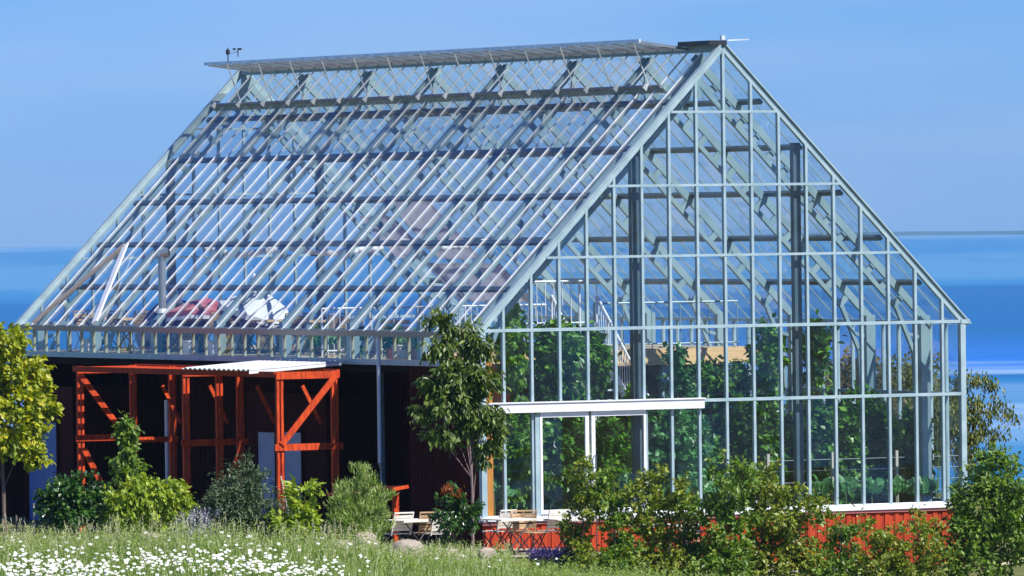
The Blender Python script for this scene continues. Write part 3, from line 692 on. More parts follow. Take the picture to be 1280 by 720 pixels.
put_chair(852, 0, -1.2, R(190), 'pale chair half hidden behind the middle of the hedge')
put_chair(868, 0, -1.7, R(60), 'brown chair half hidden behind the middle of the hedge', 'B')
yq = pxy(500, -1.2)-1.2
put_chair(493, 0, yq-.6, R(188), 'pale slatted chair in front of the bright red counter post')
put_chair(533, 0, yq-.5, R(170), 'brown framed chair between the red post and the red tipped shrub', 'B')
put_chair(543, 0, yq-.9, R(186), 'pale slatted chair in front of the brown one near the red tipped shrub')
TG = 'slatted garden tables on the terrace'
t0 = table('garden_table', 'x', SLAT, TG)
for i, (px, yw, lb) in enumerate(((636,-1.9,'low slatted table before the leftmost chairs at the greenhouse corner'),(712,-1.7,'pale slatted table partly behind the left end of the hedge'),(513,yq-.8,'narrow pale table between the chairs beside the red counter post'),(820,-1.6,'pale table top glimpsed behind the middle of the hedge'))):
    o = t0 if i == 0 else copy_tree(t0); p = aty(px, 660, yw); o.location = (p.x,yw,ground_z(p.x,yw)+.03); o['label'] = lb
    o.rotation_euler.z = R((5,-4,8,2)[i])
# upstairs furniture
IG = 'wooden chairs on the upper floor'; IT = 'tables on the upper floor'
pc = chair('dining_chair', 'x', BROWNSL, IG); pt_ = table('dining_table', 'x', WOOD, IT)
rnd = random.Random(11); k = 0
tl = []
for i in range(7):
    y = YM+1.6+i*1.85; x = 1.15 if i % 2 else 1.3
    tl.append((x, y))
words = ['first','second','third','fourth','fifth','sixth','seventh']
for i, (x, y) in enumerate(tl):
    o = pt_ if i == 0 else copy_tree(pt_); o.location = (x, y, FZ); o['label'] = '%s upstairs wooden table from the glass gable along the low side glazing' % words[i]
    for s, nm in ((-1,'near'),(1,'far')):
        q = pc if k == 0 else copy_tree(pc); k += 1
        q.location = (x+rnd.uniform(-.08,.08), y+s*.62, FZ); q.rotation_euler.z = R(0 if s > 0 else 180)+rnd.uniform(-.2,.2)
        q['label'] = 'wooden chair on the %s side of the %s upstairs table from the gable' % (nm, words[i])
# parasols, curtains, shade cloths upstairs
def parasol(px, py, y, r, h, mt, label, tilt=(0,0), edge=None):
    p = aty(px, py, y); base = V((p.x, y, FZ)); o = empty('parasol', base, label, 'parasol', 'tilted parasols on the upper floor')
    top = p; MB().tube(base, top+V((0,0,.04)), .025, seg=8).build('pole', WOOD, o)
    MB().lathe(base, [(.25,0),(.25,.05),(.05,.09)], 12).build('base', DARKMETAL, o)
    m = MB(); n = 8; rings = [(.0,0),(.5,-.18*h/.5),(1,-h)]
    rot = Matrix.Rotation(tilt[0],3,'X') @ Matrix.Rotation(tilt[1],3,'Y')
    P = []
    for (q, z) in rings[1:]:
        for i in range(n*3):
            a = 2*math.pi*i/(n*3); sag = (1-.06*(1 if i % 3 else 0)); P.append(rot@V((math.cos(a)*r*q*sag, math.sin(a)*r*q*sag, z)))
    nn = n*3; m.v = [tuple(top)]+[tuple(top+v) for v in P]+[tuple(top+v+rot@V((0,0,-.12))) for v in P[nn:]]
    for i in range(nn):
        j = (i+1) % nn; m.f += [(0,1+i,1+j),(1+i,1+nn+i,1+nn+j,1+j),(1+nn+i,1+2*nn+i,1+2*nn+j,1+nn+j)]
    cn = m.build('canopy', mt, o)
    for i in range(n):
        a = 2*math.pi*i/n; MB().tube(top+rot@V((0,0,-.05)), top+rot@V((math.cos(a)*r*.98, math.sin(a)*r*.98, -h-.02)), .012, seg=5).build('rib', BROWNSL, o)
    if edge:
        m = MB()
        for i in range(nn):
            j = (i+1) % nn; a_, b_ = top+P[nn+i], top+P[nn+j]; q = rot@V((0,0,-.12)); z = rot@V((0,0,-.20)); m.quad(a_+q, b_+q, b_+z, a_+z)
        m.build('valance', edge, o)
parasol(334, 366, YM+4.8, 1.0, .5, CLOTH, 'white tilted parasol with wine red rim and brown ribs upstairs', (R(12),R(14)), mat('plum_cloth', (.08,.02,.06), .9))
parasol(258, 372, YM+7.2, .95, .42, PINK, 'rose red parasol upstairs between the navy and the white one', (R(-8),R(6)), CLOTH)
parasol(205, 372, YM+8.8, .95, .7, NAVY, 'navy blue drooping parasol upstairs right beneath the flue pipe', (R(4),R(-20)), PINK)
def sheet(name, pts, mt, label, cat, group=None, th=.01, nx=10, sag=.1):
    """cloth quad with sag and thickness"""
    a, b_, c_, d_ = [V(p) for p in pts]; m = MB(); n = nx; nrm = (b_-a).cross(d_-a).normalized()
    for layer in (0, 1):
        for i in range(n+1):
            for j in range(n+1):
                u, v = i/n, j/n; p = (a.lerp(b_,u)).lerp(d_.lerp(c_,u), v)
                p = p + V((0,0,-sag*4*u*(1-u)*4*v*(1-v))) + nrm*(.02*math.sin(u*19)+th*layer); m.v.append(tuple(p))
    q = (n+1)**2
    for i in range(n):
        for j in range(n):
            k = i*(n+1)+j; m.f += [(k,k+1,k+n+2,k+n+1),(q+k,q+k+n+1,q+k+n+2,q+k+1)]
    for i in range(n):
        for (k, l) in ((i,i+1),((n)*(n+1)+i+1,n*(n+1)+i),((i+1)*(n+1),i*(n+1)),(i*(n+1)+n,(i+1)*(n+1)+n)): m.f.append((k,l,q+l,q+k))
    return tag(m.build(name, mt, loc=tuple(a), smooth=True), label, cat, group)
def sc_(y0, y1, z0, z1, off=-.75):
    return [up_r((z1-He)/S,y1,off), up_r((z1-He)/S,y0,off), up_r((z0-He)/S,y0,off), up_r((z0-He)/S,y1,off)]
SG = 'grey blinds under the far roof slope'
sheet('shade_cloth', sc_(17.2,19.3,6.2,7.6), GREYCLOTH, 'grey shade cloth stretched high under the far roof slope above the others', 'shade cloth', SG, sag=.05)
sheet('shade_cloth', sc_(16.5,20.2,5.2,6.1), GREYCLOTH, 'grey shade cloth under the far roof slope, lowest and nearest the gable', 'shade cloth', SG, sag=.06)
sheet('shade_cloth', sc_(19.7,21.4,6.2,7.2), GREYCLOTH, 'small grey shade cloth under the far slope, farthest from the gable', 'shade cloth', SG, sag=.05)
CG = 'white curtains gathered in a swag upstairs'
for i, (px0, px1, py, y, lb) in enumerate(((255,345,311,YM+9.5,'white swag curtain hung upstairs, leftmost of three'),(350,478,309,YM+6.5,'white swag curtain hung upstairs, middle of three'),(500,612,302,YM+2.0,'white swag curtain hung upstairs, rightmost of three'))):
    a = aty(px0,py,y); b_ = aty(px1,py+1,y); m = MB(); n = 16; prev = None
    for j in range(n+1):
        t = j/n; p = a.lerp(b_,t)+V((0,0,-.12*math.sin(t*math.pi)**2+.02*math.sin(j*2.1)))
        if prev is not None: m.tube(prev, p, .07+.02*math.sin(j*1.7), .07+.02*math.sin((j+1)*1.7), seg=8)
        prev = p
    tag(m.build('curtain', CLOTH, loc=tuple(a), smooth=True), lb, 'curtain', CG)
p = aty(318, 345, YM+6); m = MB(); m.lathe(p+V((0,0,-.55)), [(.02,0),(.16,.12),(.11,.35),(.05,.55),(.01,.62)], 9)
lt = empty('hanging_lamp', p+V((0,0,.1)), 'pointed white cloth lamp hanging upstairs above the white parasol', 'lamp')
m.build('lamp_shade', CLOTH, lt, smooth=True); MB().tube(p, V((p.x,p.y,hz(p.x)-.6)), .008, seg=5).build('cord', DARKMETAL, lt)
bn = None
for i in range(6):
    y = YM+1.0+i*2.2
    if bn is None:
        bn = empty('bench', (0,0,0), 'x', 'bench', 'low timber benches upstairs along the glazing', world=False)
        m = MB()
        for j in range(4): m.box(-.2+j*.1, -.11+j*.1, -.7, .7, .40, .43)
        m.build('seat', WOOD, bn); m = MB()
        for j in range(2): m.box(.2,.225,-.7,.7,.50+j*.13,.59+j*.13)
        m.build('backrest', WOOD, bn)
        for sy in (-.6,.6): MB().box(-.18,.24,sy-.03,sy+.03,0,.40).build('leg', BROWNSL, bn)
        o = bn
    else: o = copy_tree(bn)
    o.location = (2.6, y, FZ); o['label'] = '%s low timber bench upstairs counted from the glass gable' % words[i]
# crates and pots seen through the low side glazing
rnd = random.Random(5)
cr_g = 'white boxes on the upper floor along the low side glazing'
nb = 0
for px in (112, 238, 268, 500):
    p = atx(px, 432, .5); m = MB(); bx = empty('storage_box', (p.x,p.y,FZ), '', 'box', cr_g)
    m = MB(); m.box(p.x-.11,p.x+.11,p.y-.15,p.y+.15,FZ,FZ+.24); m.build('box_body', WHITE, bx); MB().box(p.x-.13,p.x+.13,p.y-.17,p.y+.17,FZ+.243,FZ+.27).build('lid', CLOTH, bx)
    bx['label'] = ('small white box behind the low side glazing under the roof valley boards','small white box behind the low glazing above the left red frame','small white box behind the low glazing left of the white sheet roof','small white box behind the low glazing near the downpipe')[nb]; nb += 1

# ------------------------------------------------------------------ foliage
def leaf(m, p, d, n_, ln, wd):
    d = d.normalized(); s = d.cross(n_); 
    if s.length < 1e-3: s = d.cross(V((1,.3,0)))
    s.normalize(); nn = s.cross(d)
    k = len(m.v)
    m.v += [tuple(p), tuple(p+d*ln*.5+s*wd*.5+nn*wd*.12), tuple(p+d*ln), tuple(p+d*ln*.5-s*wd*.5+nn*wd*.12)]
    m.f += [(k,k+1,k+2),(k,k+2,k+3)]
def rv_(r): 
    while True:
        v = V((r.uniform(-1,1), r.uniform(-1,1), r.uniform(-1,1)))
        if .05 < v.length < 1: return v
def foliage(blobs, n, ln, wd, seed, droop=.2, clump=.16, per=22, shell=.3, upn=.5):
    n *= 1.75; ln *= 1.12; wd *= 1.15
    r = random.Random(seed); m = MB(); cl_ = []
    vol = [b[1][0]*b[1][1]*b[1][2] for b in blobs]; tot = sum(vol)
    for (c0, rad), v0 in zip(blobs, vol):
        k = max(3, int(n/per*v0/tot*.72))
        for _ in range(k):
            v = rv_(r).normalized(); q = shell+(1-shell)*r.random()**.5; q *= r.uniform(.8,1.1)*(r.uniform(1.1,1.38) if r.random() < .14 else 1)
            cl_.append((c0+V((v.x*rad[0]*q, v.y*rad[1]*q, v.z*rad[2]*q)), c0))
    for (p, c0) in cl_:
        cs = clump*r.uniform(.5,1.25); out = (p-c0).normalized(); nl = int(per*1.4*r.uniform(.5,1.5))
        ax = (out+rv_(r)*.7+V((0,0,.3-droop))).normalized()
        for _ in range(nl):
            t = r.uniform(-1,1); g = V((r.gauss(0,.4), r.gauss(0,.4), r.gauss(0,.4)))*cs
            q = p+ax*t*cs+g
            d = (ax*.6+rv_(r)+V((0,0,-droop*1.6))).normalized(); nv_ = (V((0,0,upn))+rv_(r)*.8+out*.3)
            s = r.uniform(.65,1.3); leaf(m, q, d, nv_, ln*s, wd*s)
    return m, cl_
def woody(base, cl_, r0, seed, mt, par, limbs=14, name='trunk', fork=.35, top=None):
    r = random.Random(seed); m = MB(); pts = [c_[0] for c_ in cl_]
    zt_ = max(p.z for p in pts); zb = base.z; cx = sum(p.x for p in pts)/len(pts); cy = sum(p.y for p in pts)/len(pts)
    n = 8; P = []
    for i in range(n+1):
        t = i/n; P.append(V((base.x+(cx-base.x)*t*t+r.uniform(-.02,.02), base.y+(cy-base.y)*t*t+r.uniform(-.02,.02), zb+(zt_-zb)*.92*t)))
    for i in range(n): m.tube(P[i], P[i+1], r0*(1-i/n*.8), r0*(1-(i+1)/n*.8), seg=7, cap=False)
    for p in r.sample(pts, min(limbs, len(pts))):
        zz = zb+(p.z-zb)*r.uniform(fork,.85); i = min(n-1, max(0,int((zz-zb)/((zt_-zb)*.92)*n))); a = P[i]
        mid_ = a.lerp(p,.5)+V((0,0,.06)); rr_ = r0*.35*(1-i/n*.6)
        m.tube(a, mid_, rr_, rr_*.6, seg=5, cap=False); m.tube(mid_, p, rr_*.6, rr_*.25, seg=5, cap=False)
    return m.build(name, mt, par)
def E3(px, py, d, rx, ry, rz): return (atd(px, py, d), (rx/61.5*1.0, ry, rz/61.5))    # radii given in picture px for x, z
def pbase(px, d): p = atd(px, 690, d); return V((p.x, p.y, ground_z(p.x, p.y)))
def plant(name, label, cat, px, d, blobs, n, ln, wd, mt, seed, bark=BARK, r0=.03, group=None, limbs=14, parts=('foliage','stems'), **kw):
    b0 = pbase(px, d); o = empty(name, b0, label, cat, group)
    B = [(atd(x, y, d+dz), (rx/61.5, ry, rz/61.5)) for (x, y, rx, ry, rz, dz) in blobs]
    m, cl_ = foliage(B, n, ln, wd, seed, **kw)
    m.v = [(x,y,max(z, b0.z+.0)) for x,y,z in m.v]
    m.build(parts[0], mt, o); woody(b0, cl_, r0, seed, bark, o, limbs, parts[1])
    return o, cl_, b0

# left maple
plant('maple_tree', 'young maple with yellow green crown at the left edge of the meadow', 'tree', 6, 151,
      [(2,428,38,.5,30,0),(18,474,44,.6,36,.2),(6,530,46,.6,36,-.2),(44,505,26,.4,26,.1),(-32,480,38,.6,70,.1),(36,566,22,.35,20,0),(50,545,16,.3,14,0)], 5600, .11, .085, L_MAPLE, 1, r0=.05, parts=('crown','trunk'), droop=.35, clump=.15, per=20)
for px, lb in ((21,'reddish stake standing right beside the maple trunk'),(43,'bare pale thin stem between the maple and the stone planter')):
    p = pbase(px, 151.5); m = MB(); m.tube(p, p+V((0,0,1.35 if px == 43 else 1.15)), .022, .016, seg=6)
    tag(m.build('stake', STAKE if px == 43 else BARKP, loc=tuple(p)), lb, 'stake')
# cherry
plant('cherry_tree', 'slender young tree with long drooping dark leaves at the greenhouse corner', 'tree', 592, 152,
      [(548,398,17,.25,14,0),(575,418,20,.3,14,0),(598,436,20,.3,14,.1),(548,436,17,.3,14,0),(575,462,32,.35,18,0),(545,480,19,.3,14,0),(604,478,20,.3,18,-.1),(570,500,34,.4,18,0),(532,516,17,.25,13,0),(602,520,30,.35,20,.1),(562,542,24,.3,16,0),(604,560,18,.3,18,.1),(626,540,12,.2,14,0)], 4700, .135, .048, L_CHERRY, 2, bark=BARKP, r0=.035, parts=('crown','trunk'), droop=.55, clump=.13, per=16, shell=.15)
# shrubs along the shaded wall
plant('shrub', 'low rounded dark green glossy shrub right of the stone planter', 'shrub', 88, 151, [(86,630,36,.5,30,0),(110,622,26,.4,26,.1),(70,622,20,.3,24,0)], 2600, .10, .06, L_DARK, 3, clump=.12)
plant('shrub', 'broad lime green shrub in front of the left red timber frame', 'shrub', 182, 150.5, [(165,634,36,.5,30,0),(200,630,36,.5,32,0),(180,618,34,.4,22,0),(222,634,16,.3,26,0)], 4200, .10, .05, L_LIME, 4, droop=.5, clump=.12)
plant('shrub', 'large grey green shrub with purple spikes between the timber frames', 'shrub', 300, 151, [(298,628,46,.6,36,0),(270,650,34,.5,26,0),(330,650,36,.5,30,0),(305,600,24,.4,24,0),(350,660,22,.3,24,0)], 7000, .07, .026, L_BLUEG, 5, clump=.14, upn=.3)
plant('shrub', 'fresh bright green leafy plant below the right red timber frame', 'plant', 372, 150, [(374,650,18,.25,28,0),(368,620,14,.2,12,0),(384,612,10,.2,8,0),(360,665,20,.3,18,0)], 900, .14, .055, L_LIME, 6, clump=.13, limbs=8, r0=.015)
plant('shrub', 'tall many stemmed plant with narrow pale leaves left of the red post', 'plant', 445, 150.5, [(440,640,30,.45,32,0),(455,655,32,.4,28,0),(448,605,16,.3,20,0),(422,635,10,.2,30,0),(470,630,14,.3,24,0)], 3400, .12, .022, L_MEAD, 7, bark=STEMM, clump=.13, droop=-.4, r0=.015, limbs=22)
o, cl_, b0 = plant('shrub', 'small upright shrub with red leaf tips beside the young tree', 'shrub', 568, 151, [(560,645,22,.3,26,0),(583,640,18,.3,22,0),(570,622,14,.3,14,0)], 1300, .085, .04, L_DARK, 8, clump=.10, r0=.02)
m, _ = foliage([(atd(566,618,151),(.26,.2,.14))], 90, .09, .035, 9, droop=-.6, clump=.08); m.build('red_tips', L_REDT, o)
# climbing plant on the left frame
plant('climbing_plant', 'green climber hanging on the rear post of the left red timber frame', 'climber', 158, 163, [(158,560,12,.2,34,0),(150,588,10,.2,20,0),(166,590,12,.2,22,0),(160,535,8,.15,18,0)], 1300, .11, .05, L_HEDGE2, 10, bark=STEMM, droop=.6, clump=.12, r0=.015)
# tall grassy lavender tuft
def tuft(name, label, px, d, h, n, spread, mt, seed, parts=('blades',), flower=None, lean=.25, wd=.012, cat='plant', group=None):
    r = random.Random(seed); b0 = pbase(px, d); o = empty(name, b0, label, cat, group); m = MB(); fm = MB()
    for _ in range(n):
        a = r.uniform(0, 2*math.pi); q = r.random()**.5*spread; p = b0+V((math.cos(a)*q, math.sin(a)*q, 0))
        d_ = V((math.cos(a)*lean*r.random()+r.uniform(-.1,.1), math.sin(a)*lean*r.random()+r.uniform(-.1,.1), 1)); hh = h*r.uniform(.55,1)
        s = V((r.uniform(-1,1), r.uniform(-1,1), 0)).normalized()*wd/2; t = p+d_*hh; md = p+d_*hh*.5
        k = len(m.v); m.v += [tuple(p-s), tuple(p+s), tuple(md+s), tuple(md-s), tuple(t)]; m.f += [(k,k+1,k+2,k+3),(k+3,k+2,k+4)]
        if flower:
            for i in range(5): leaf(fm, t-d_*i*.035, (rv_(r)+V((0,0,1))), rv_(r), .035, .028)
    m.build('stems', mt, o)
    if flower: fm.build('flowers', flower, o)
tuft('grass_tuft', 'pale feathery grass tuft with purple tips right of the lime shrub', 241, 150.5, 1.25, 420, .30, L_BLUEG, 12, flower=M_LILAC, lean=.22)
tuft('lavender', 'low purple lavender clump under the terrace chairs', 693, 152, .42, 500, .42, L_BLUEG, 13, flower=M_PURPLE, lean=.5)
# stone planter
p = pbase(44, 152); pl = empty('planter', p, 'low pale stone planter standing under the maple beside the dark shrub', 'planter')
m = MB(); m.lathe(p, [(.20,0),(.24,.28),(.27,.30),(.27,.34),(.22,.34),(.20,.24)], 14); m.build('pot', TERRA, pl, smooth=False)
m = MB(); m.box(p.x-.55,p.x-.2,p.y-.1,p.y+.15,p.z,p.z+.30); tag(m.build('stone_block', TERRA, loc=tuple(p)), 'rough pale stone block left of the stone planter', 'stone')
a = aty(-40, 640, LG+1.5); b_ = aty(34, 640, LG+1.5); fe = empty('board_fence', (a.x,a.y,-.2), 'dark board fence behind the maple at the far left of the greenhouse', 'fence')
m = MB(); n = int((b_.x-a.x+.3)/.12)
for i in range(n): m.box(a.x+i*.12, a.x+i*.12+.112, a.y-.012*(i%2), a.y+.02, -.3, 1.75)
m.build('boards', DARKRED, fe)
for i in range(3): x = a.x+i*(b_.x-a.x)/2; MB().box(x-.05,x+.05,a.y+.021,a.y+.12,-.3,1.85).build('post', DARKRED, fe)
# rocks
def rock(px, py, d, sx, sy, label, seed):
    import bmesh
    r = random.Random(seed); bm = bmesh.new(); bmesh.ops.create_icosphere(bm, subdivisions=3, radius=1)
    ph = [rv_(r)*3 for _ in range(4)]
    for v in bm.verts:
        f = 1+.12*math.sin(v.co.dot(ph[0])*1.3)+.08*math.sin(v.co.dot(ph[1])*2)+.05*math.sin(v.co.dot(ph[2])*3.5); v.co *= f
        v.co = V((v.co.x*sx, v.co.y*sx*.8, v.co.z*sy))
    me_ = bpy.data.meshes.new('rock'); bm.to_mesh(me_); me_.materials.append(ROCK)
    for p_ in me_.polygons: p_.use_smooth = True
    o = bpy.data.objects.new('rock', me_); C.objects.link(o); o.location = atd(px, py, d); o.rotation_euler.z = r.random()*3
    tag(o, label, 'rock', 'boulders at the meadow edge')
rock(455, 680, 149.2, .30, .24, 'rounded pinkish boulder below the tall stemmed plant', 1)
rock(508, 690, 148.8, .42, .22, 'widest flat pale boulder at the meadow edge below the slatted chairs', 2)
rock(564, 695, 148.8, .22, .16, 'small brown boulder left of the young tree trunk', 3)
rock(425, 684, 149.2, .24, .15, 'low boulder half hidden in meadow grass left of the pinkish one', 4)
rock(608, 694, 148.8, .18, .13, 'smallest boulder just right of the young tree trunk', 5)
rock(190, 672, 150, .3, .10, 'flat pale stone in front of the lime green shrub', 6)

# hedge of young espalier shrubs before the gable
HG = 'row of leafy shrubs in front of the gable'
hb = [(728,644,24,62,'leftmost thin shrub of the hedge, in front of the pale chair'),(768,650,32,56,'wispy shrub in the hedge below the glass doors'),(812,650,32,58,'hedge shrub with reddish leaves below the right door jamb'),
      (858,656,34,52,'hedge shrub in front of the half hidden chairs'),(905,644,40,62,'dense hedge shrub just right of the half hidden chairs'),(952,648,38,60,'hedge shrub with a tall top left of the right wind post'),
      (1000,656,34,50,'hedge shrub in front of the right wind post'),(1050,680,36,34,'low hedge shrub before the left of the bare red base wall'),(1100,684,36,31,'low hedge shrub before the middle of the bare red base wall'),
      (1150,680,34,35,'low hedge shrub before the right of the bare red base wall')]
for i, (px, py, rx, rz, lb) in enumerate(hb):
    rn = random.Random(50+i); B = []
    for k in range(7):
        t = k/6; B.append((px+rn.uniform(-.5,.5)*rx, py+rz*(1-2*t)*.85+6, rx*rn.uniform(.5,.85), .35, rz*.34, rn.uniform(-.3,.3)))
    B.append((px+rn.uniform(-4,4), 706, rx*1.05, .4, 20, -.3)); B.append((px+rn.uniform(-.6,.6)*rx, py-rz*1.02, rx*.28, .2, rz*.22, 0))
    o, cl_, b0 = plant('hedge_shrub', lb, 'shrub', px, 151+rn.uniform(-.5,.5), B, int(2900*(rx*rz)/(38*60)), .085, .05, L_HEDGE if i % 3 != 1 else L_HEDGE2, 60+i, group=HG, clump=.12, r0=.02, limbs=20, per=16, shell=.25)
for i, px in enumerate((746,1038,1068,1098,1128,1162,1186,838)):
    p = pbase(px, 151.3); m = MB(); m.tube(p, p+V((rnd.uniform(-.04,.04),0,1.75 if px == 746 else rnd.uniform(.75,1.05))), .013, .010, seg=6)
    tag(m.build('stake', STAKE, loc=tuple(p)), ['tall bare stake left of the glass door stile','thin stake leftmost before the bare red base wall','second thin stake before the bare red base wall','third thin stake before the bare red base wall','fourth thin stake before the bare red base wall','fifth thin stake before the bare red base wall','thin stake rightmost before the red base wall','thin stake in the hedge below the right door jamb'][i], 'stake', 'thin support stakes in the hedge')
# big shrub at the right
plant('tall_shrub', 'tall loose green shrub at the right edge beyond the greenhouse corner', 'shrub', 1234, 151, [(1228,640,40,.5,44,0),(1240,595,30,.4,32,0),(1262,620,30,.5,50,0),(1205,660,28,.4,40,0),(1245,572,16,.3,18,0),(1198,620,14,.3,30,0),(1275,660,30,.4,40,0),(1225,700,60,.5,30,0)], 8500, .085, .042, L_HEDGE2, 80, r0=.03, clump=.13, per=16, shell=.3, limbs=26)
# drooping birch beyond the corner
plant('birch_tree', 'drooping olive green birch beyond the right corner against the sea', 'tree', 1205, 176, [(1208,480,10,.4,16,0),(1232,476,16,.25,9,0),(1240,486,8,.2,14,.1),(1214,512,14,.4,18,0),(1236,514,14,.25,9,0),(1256,510,14,.2,9,0),(1262,518,7,.2,12,0),(1228,540,18,.3,10,0),(1246,548,10,.2,14,0),(1180,520,30,.7,36,0),(1208,560,18,.4,26,0)], 3600, .10, .04, L_OLIVE, 81, r0=.07, parts=('crown','trunk'), droop=1.0, clump=.22, per=20)
# bushes and small trees seen through the right glass
BG = 'trees behind the greenhouse'
for i, (px, py, rx, rz, mt, lb) in enumerate(((1070,485,40,44,L_BROWN,'coppery round tree behind the greenhouse, seen through the glass'),(1140,480,48,40,L_OLIVE,'olive round tree behind the greenhouse, right of the coppery one'),(1030,500,34,36,L_HEDGE2,'green tree behind the greenhouse, left of the coppery one'))):
    plant('distant_tree', lb, 'tree', px, 196+i*3, [(px,py,rx,1.2,rz,0),(px-rx*.5,py+20,rx*.8,1.1,rz*.8,0),(px+rx*.5,py+24,rx*.8,1.1,rz*.8,.4),(px,py+70,rx*1.3,1.2,rz*1.2,0)], 5200, .15, .08, mt, 90+i, r0=.10, parts=('crown','trunk'), clump=.28, group=BG)

# garden inside
GI = 'leafy plants inside the greenhouse'
def inplant(px, py, y, rx, rz, n, ln, wd, mt, seed, lb, name='garden_plant', droop=.3, clump=.16, ry=.5, cat='plant', r0=.02, extra=()):
    p = aty(px, py, y); b0 = V((p.x, y, -.1))
    if px < 525: b0 = V((.7, y, FZ-.06)); p.x = .55
    o = empty(name, b0, lb, cat, GI)
    B = [(p,(rx/60,ry,rz/60))]+[(aty(a,b_,y+dy),(q/60,ry*.7,s/60)) for a,b_,q,s,dy in extra]
    m, cl_ = foliage(B, n, ln, wd, seed, droop=droop, clump=clump); m.v = [(min(max(x,.32 if y < 3.3 else 2.4),W-.15),max(yy,.38),max(z,-.05)) for x,yy,z in m.v]
    m.build('foliage', mt, o); woody(b0, cl_, r0, seed, BARK if cat == 'tree' else STEMM, o, 12, 'stems' if cat != 'tree' else 'trunk')
ins = [(645,575,1.5,34,70,L_IN2,'bright leafy plant just inside the glass at the orange corner post'),
 (700,570,2.2,40,72,L_IN,'dense green bush behind the left glass door'),
 (755,590,2.0,34,62,L_IN,'dense green bush behind the meeting stiles of the glass doors'),
 (800,560,2.6,36,72,L_IN,'tall green bush behind the right glass door'),
 (848,570,1.6,34,66,L_VEG,'pale broad leaved fig right of the glass doors'),
 (895,580,3.0,38,84,L_IN,'dark bush left of the centre of the gable, behind the fig'),
 (945,560,2.4,36,70,L_IN,'dark bush left of the right wind post'),
 (985,590,3.4,34,80,L_DARK,'darkest bush directly behind the right wind post'),
 (1040,560,2.2,38,66,L_IN,'dark bush right of the right wind post'),
 (1090,575,2.6,38,76,L_IN,'dark leafy bush left of the right hand columns'),
 (1140,575,2.0,36,62,L_IN,'dark leafy bush in front of the right hand columns'),
 (1178,575,1.5,24,58,L_IN,'small bush in the right corner of the greenhouse'),
 (640,440,1.6,15,62,L_IN2,'tall bright plant rising to the eave at the left corner'),
 (695,445,3.2,34,46,L_IN,'leafy tree crown inside, left of the stair foot'),
 (735,455,3.6,26,52,L_IN,'leafy tree crown inside, directly before the stair'),
 (960,450,2.2,16,46,L_IN,'climbing vine rising to eave height left of the right wind post'),
 (1020,440,2.4,14,42,L_IN,'climbing vine rising to eave height right of the right wind post'),
 (905,478,3.0,44,24,L_IN,'loose green plant top below the timber beam'),
 (848,465,3.5,12,34,L_VEG,'thin pale climber in front of the left end of the timber beam')]
for i, (px,py,y,rx,rz,mt,lb) in enumerate(ins):
    tall = py < 480
    inplant(px,py,y,rx,rz,int(rx*rz*(1.5 if not tall else .9)),.15,.09,mt,200+i,lb,'garden_tree' if tall and rx > 24 else 'garden_plant', cat='tree' if tall and rx > 24 else 'plant', r0=.035 if tall else .02)
for i, px in enumerate((640,705,770,840,920,1000,1070,1120)):
    inplant(px, 585+(i%2)*14, 5.0+.5*(i%3), 52, 56, 3400, .2, .12, L_IN, 260+i, 'dark tree deep inside the greenhouse, %s from the left' % ['first','second','third','fourth','fifth','sixth','seventh','last'][i], 'garden_tree', cat='tree', r0=.04, clump=.2)
for i, px in enumerate((925,1045,1095,1135,1172)):
    inplant(px, 578, 3.7+.3*(i%2), 40, 66, 4200, .17, .10, L_IN, 275+i, 'full dark bush behind the front row inside the right half, %s from the left' % ['first','second','third','fourth','last'][i], clump=.18)
# broad leaved vegetables along the sill
for i, px in enumerate((1030,1060,1092,1124,1152,620,905,870)):
    y = .75; p = aty(px, 612, y); b0 = V((p.x, y, -.1)); o = empty('vegetable_plant', b0, '', 'plant', 'broad leaved vegetables along the sill'); m = MB(); r = random.Random(300+i)
    for _ in range(46):
        d = rv_(r); d.z = abs(d.z)*.8; q = V((p.x+d.x*.28, y+abs(d.y)*.3, p.z-.15+d.z*.35)); leaf(m, q, V((d.x,d.y,.2+r.random()*.5)), V((r.uniform(-.4,.4),-.6,.7)), .26*r.uniform(.6,1.2), .17)
    m.build('leaves', L_VEG, o); MB().tube(b0, (p.x,y+.1,p.z), .02, .01, seg=6).build('stalk', STEMM, o)
    o['label'] = ['broad leaved vegetable behind the sill, leftmost of five over the bare red wall','second broad leaved vegetable from the left over the bare red wall','middle broad leaved vegetable over the bare red wall','fourth broad leaved vegetable over the bare red wall','broad leaved vegetable at the right end of the sill','broad leaved vegetable beside the orange corner post','broad leaved vegetable behind the sill under the gable centre','broad leaved vegetable right of the glass doors'][i]
for i, y in enumerate((.9, 1.15)):
    for z in (.75, .98, 1.2):
        pass
m = MB(); a = aty(960, 590, 1.3); b_ = aty(1200, 590, 1.3)
TL = empty('trellis', (a.x,1.3,-.1), 'long wire and post trellis inside the right half of the gable', 'trellis')
for z in (.75,.98,1.22,1.45): MB().tube((a.x,1.3,z),(b_.x,1.3,z),.006,seg=5).build('wire', PIPE, TL)
for i in range(4): x = a.x+(b_.x-a.x)*i/3; MB().box(x-.03,x+.03,1.27,1.33,-.1,1.6).build('post', STAKE, TL)
inplant(500, 432, 3.4, 26, 18, 900, .13, .075, L_IN2, 291, 'leafy climber filling the low side glazing beside the young tree crown', extra=((455,432,22,16,1.2),))
inplant(420, 436, 7.2, 26, 15, 700, .13, .075, L_IN, 292, 'leafy climber filling the low side glazing left of the downpipe')
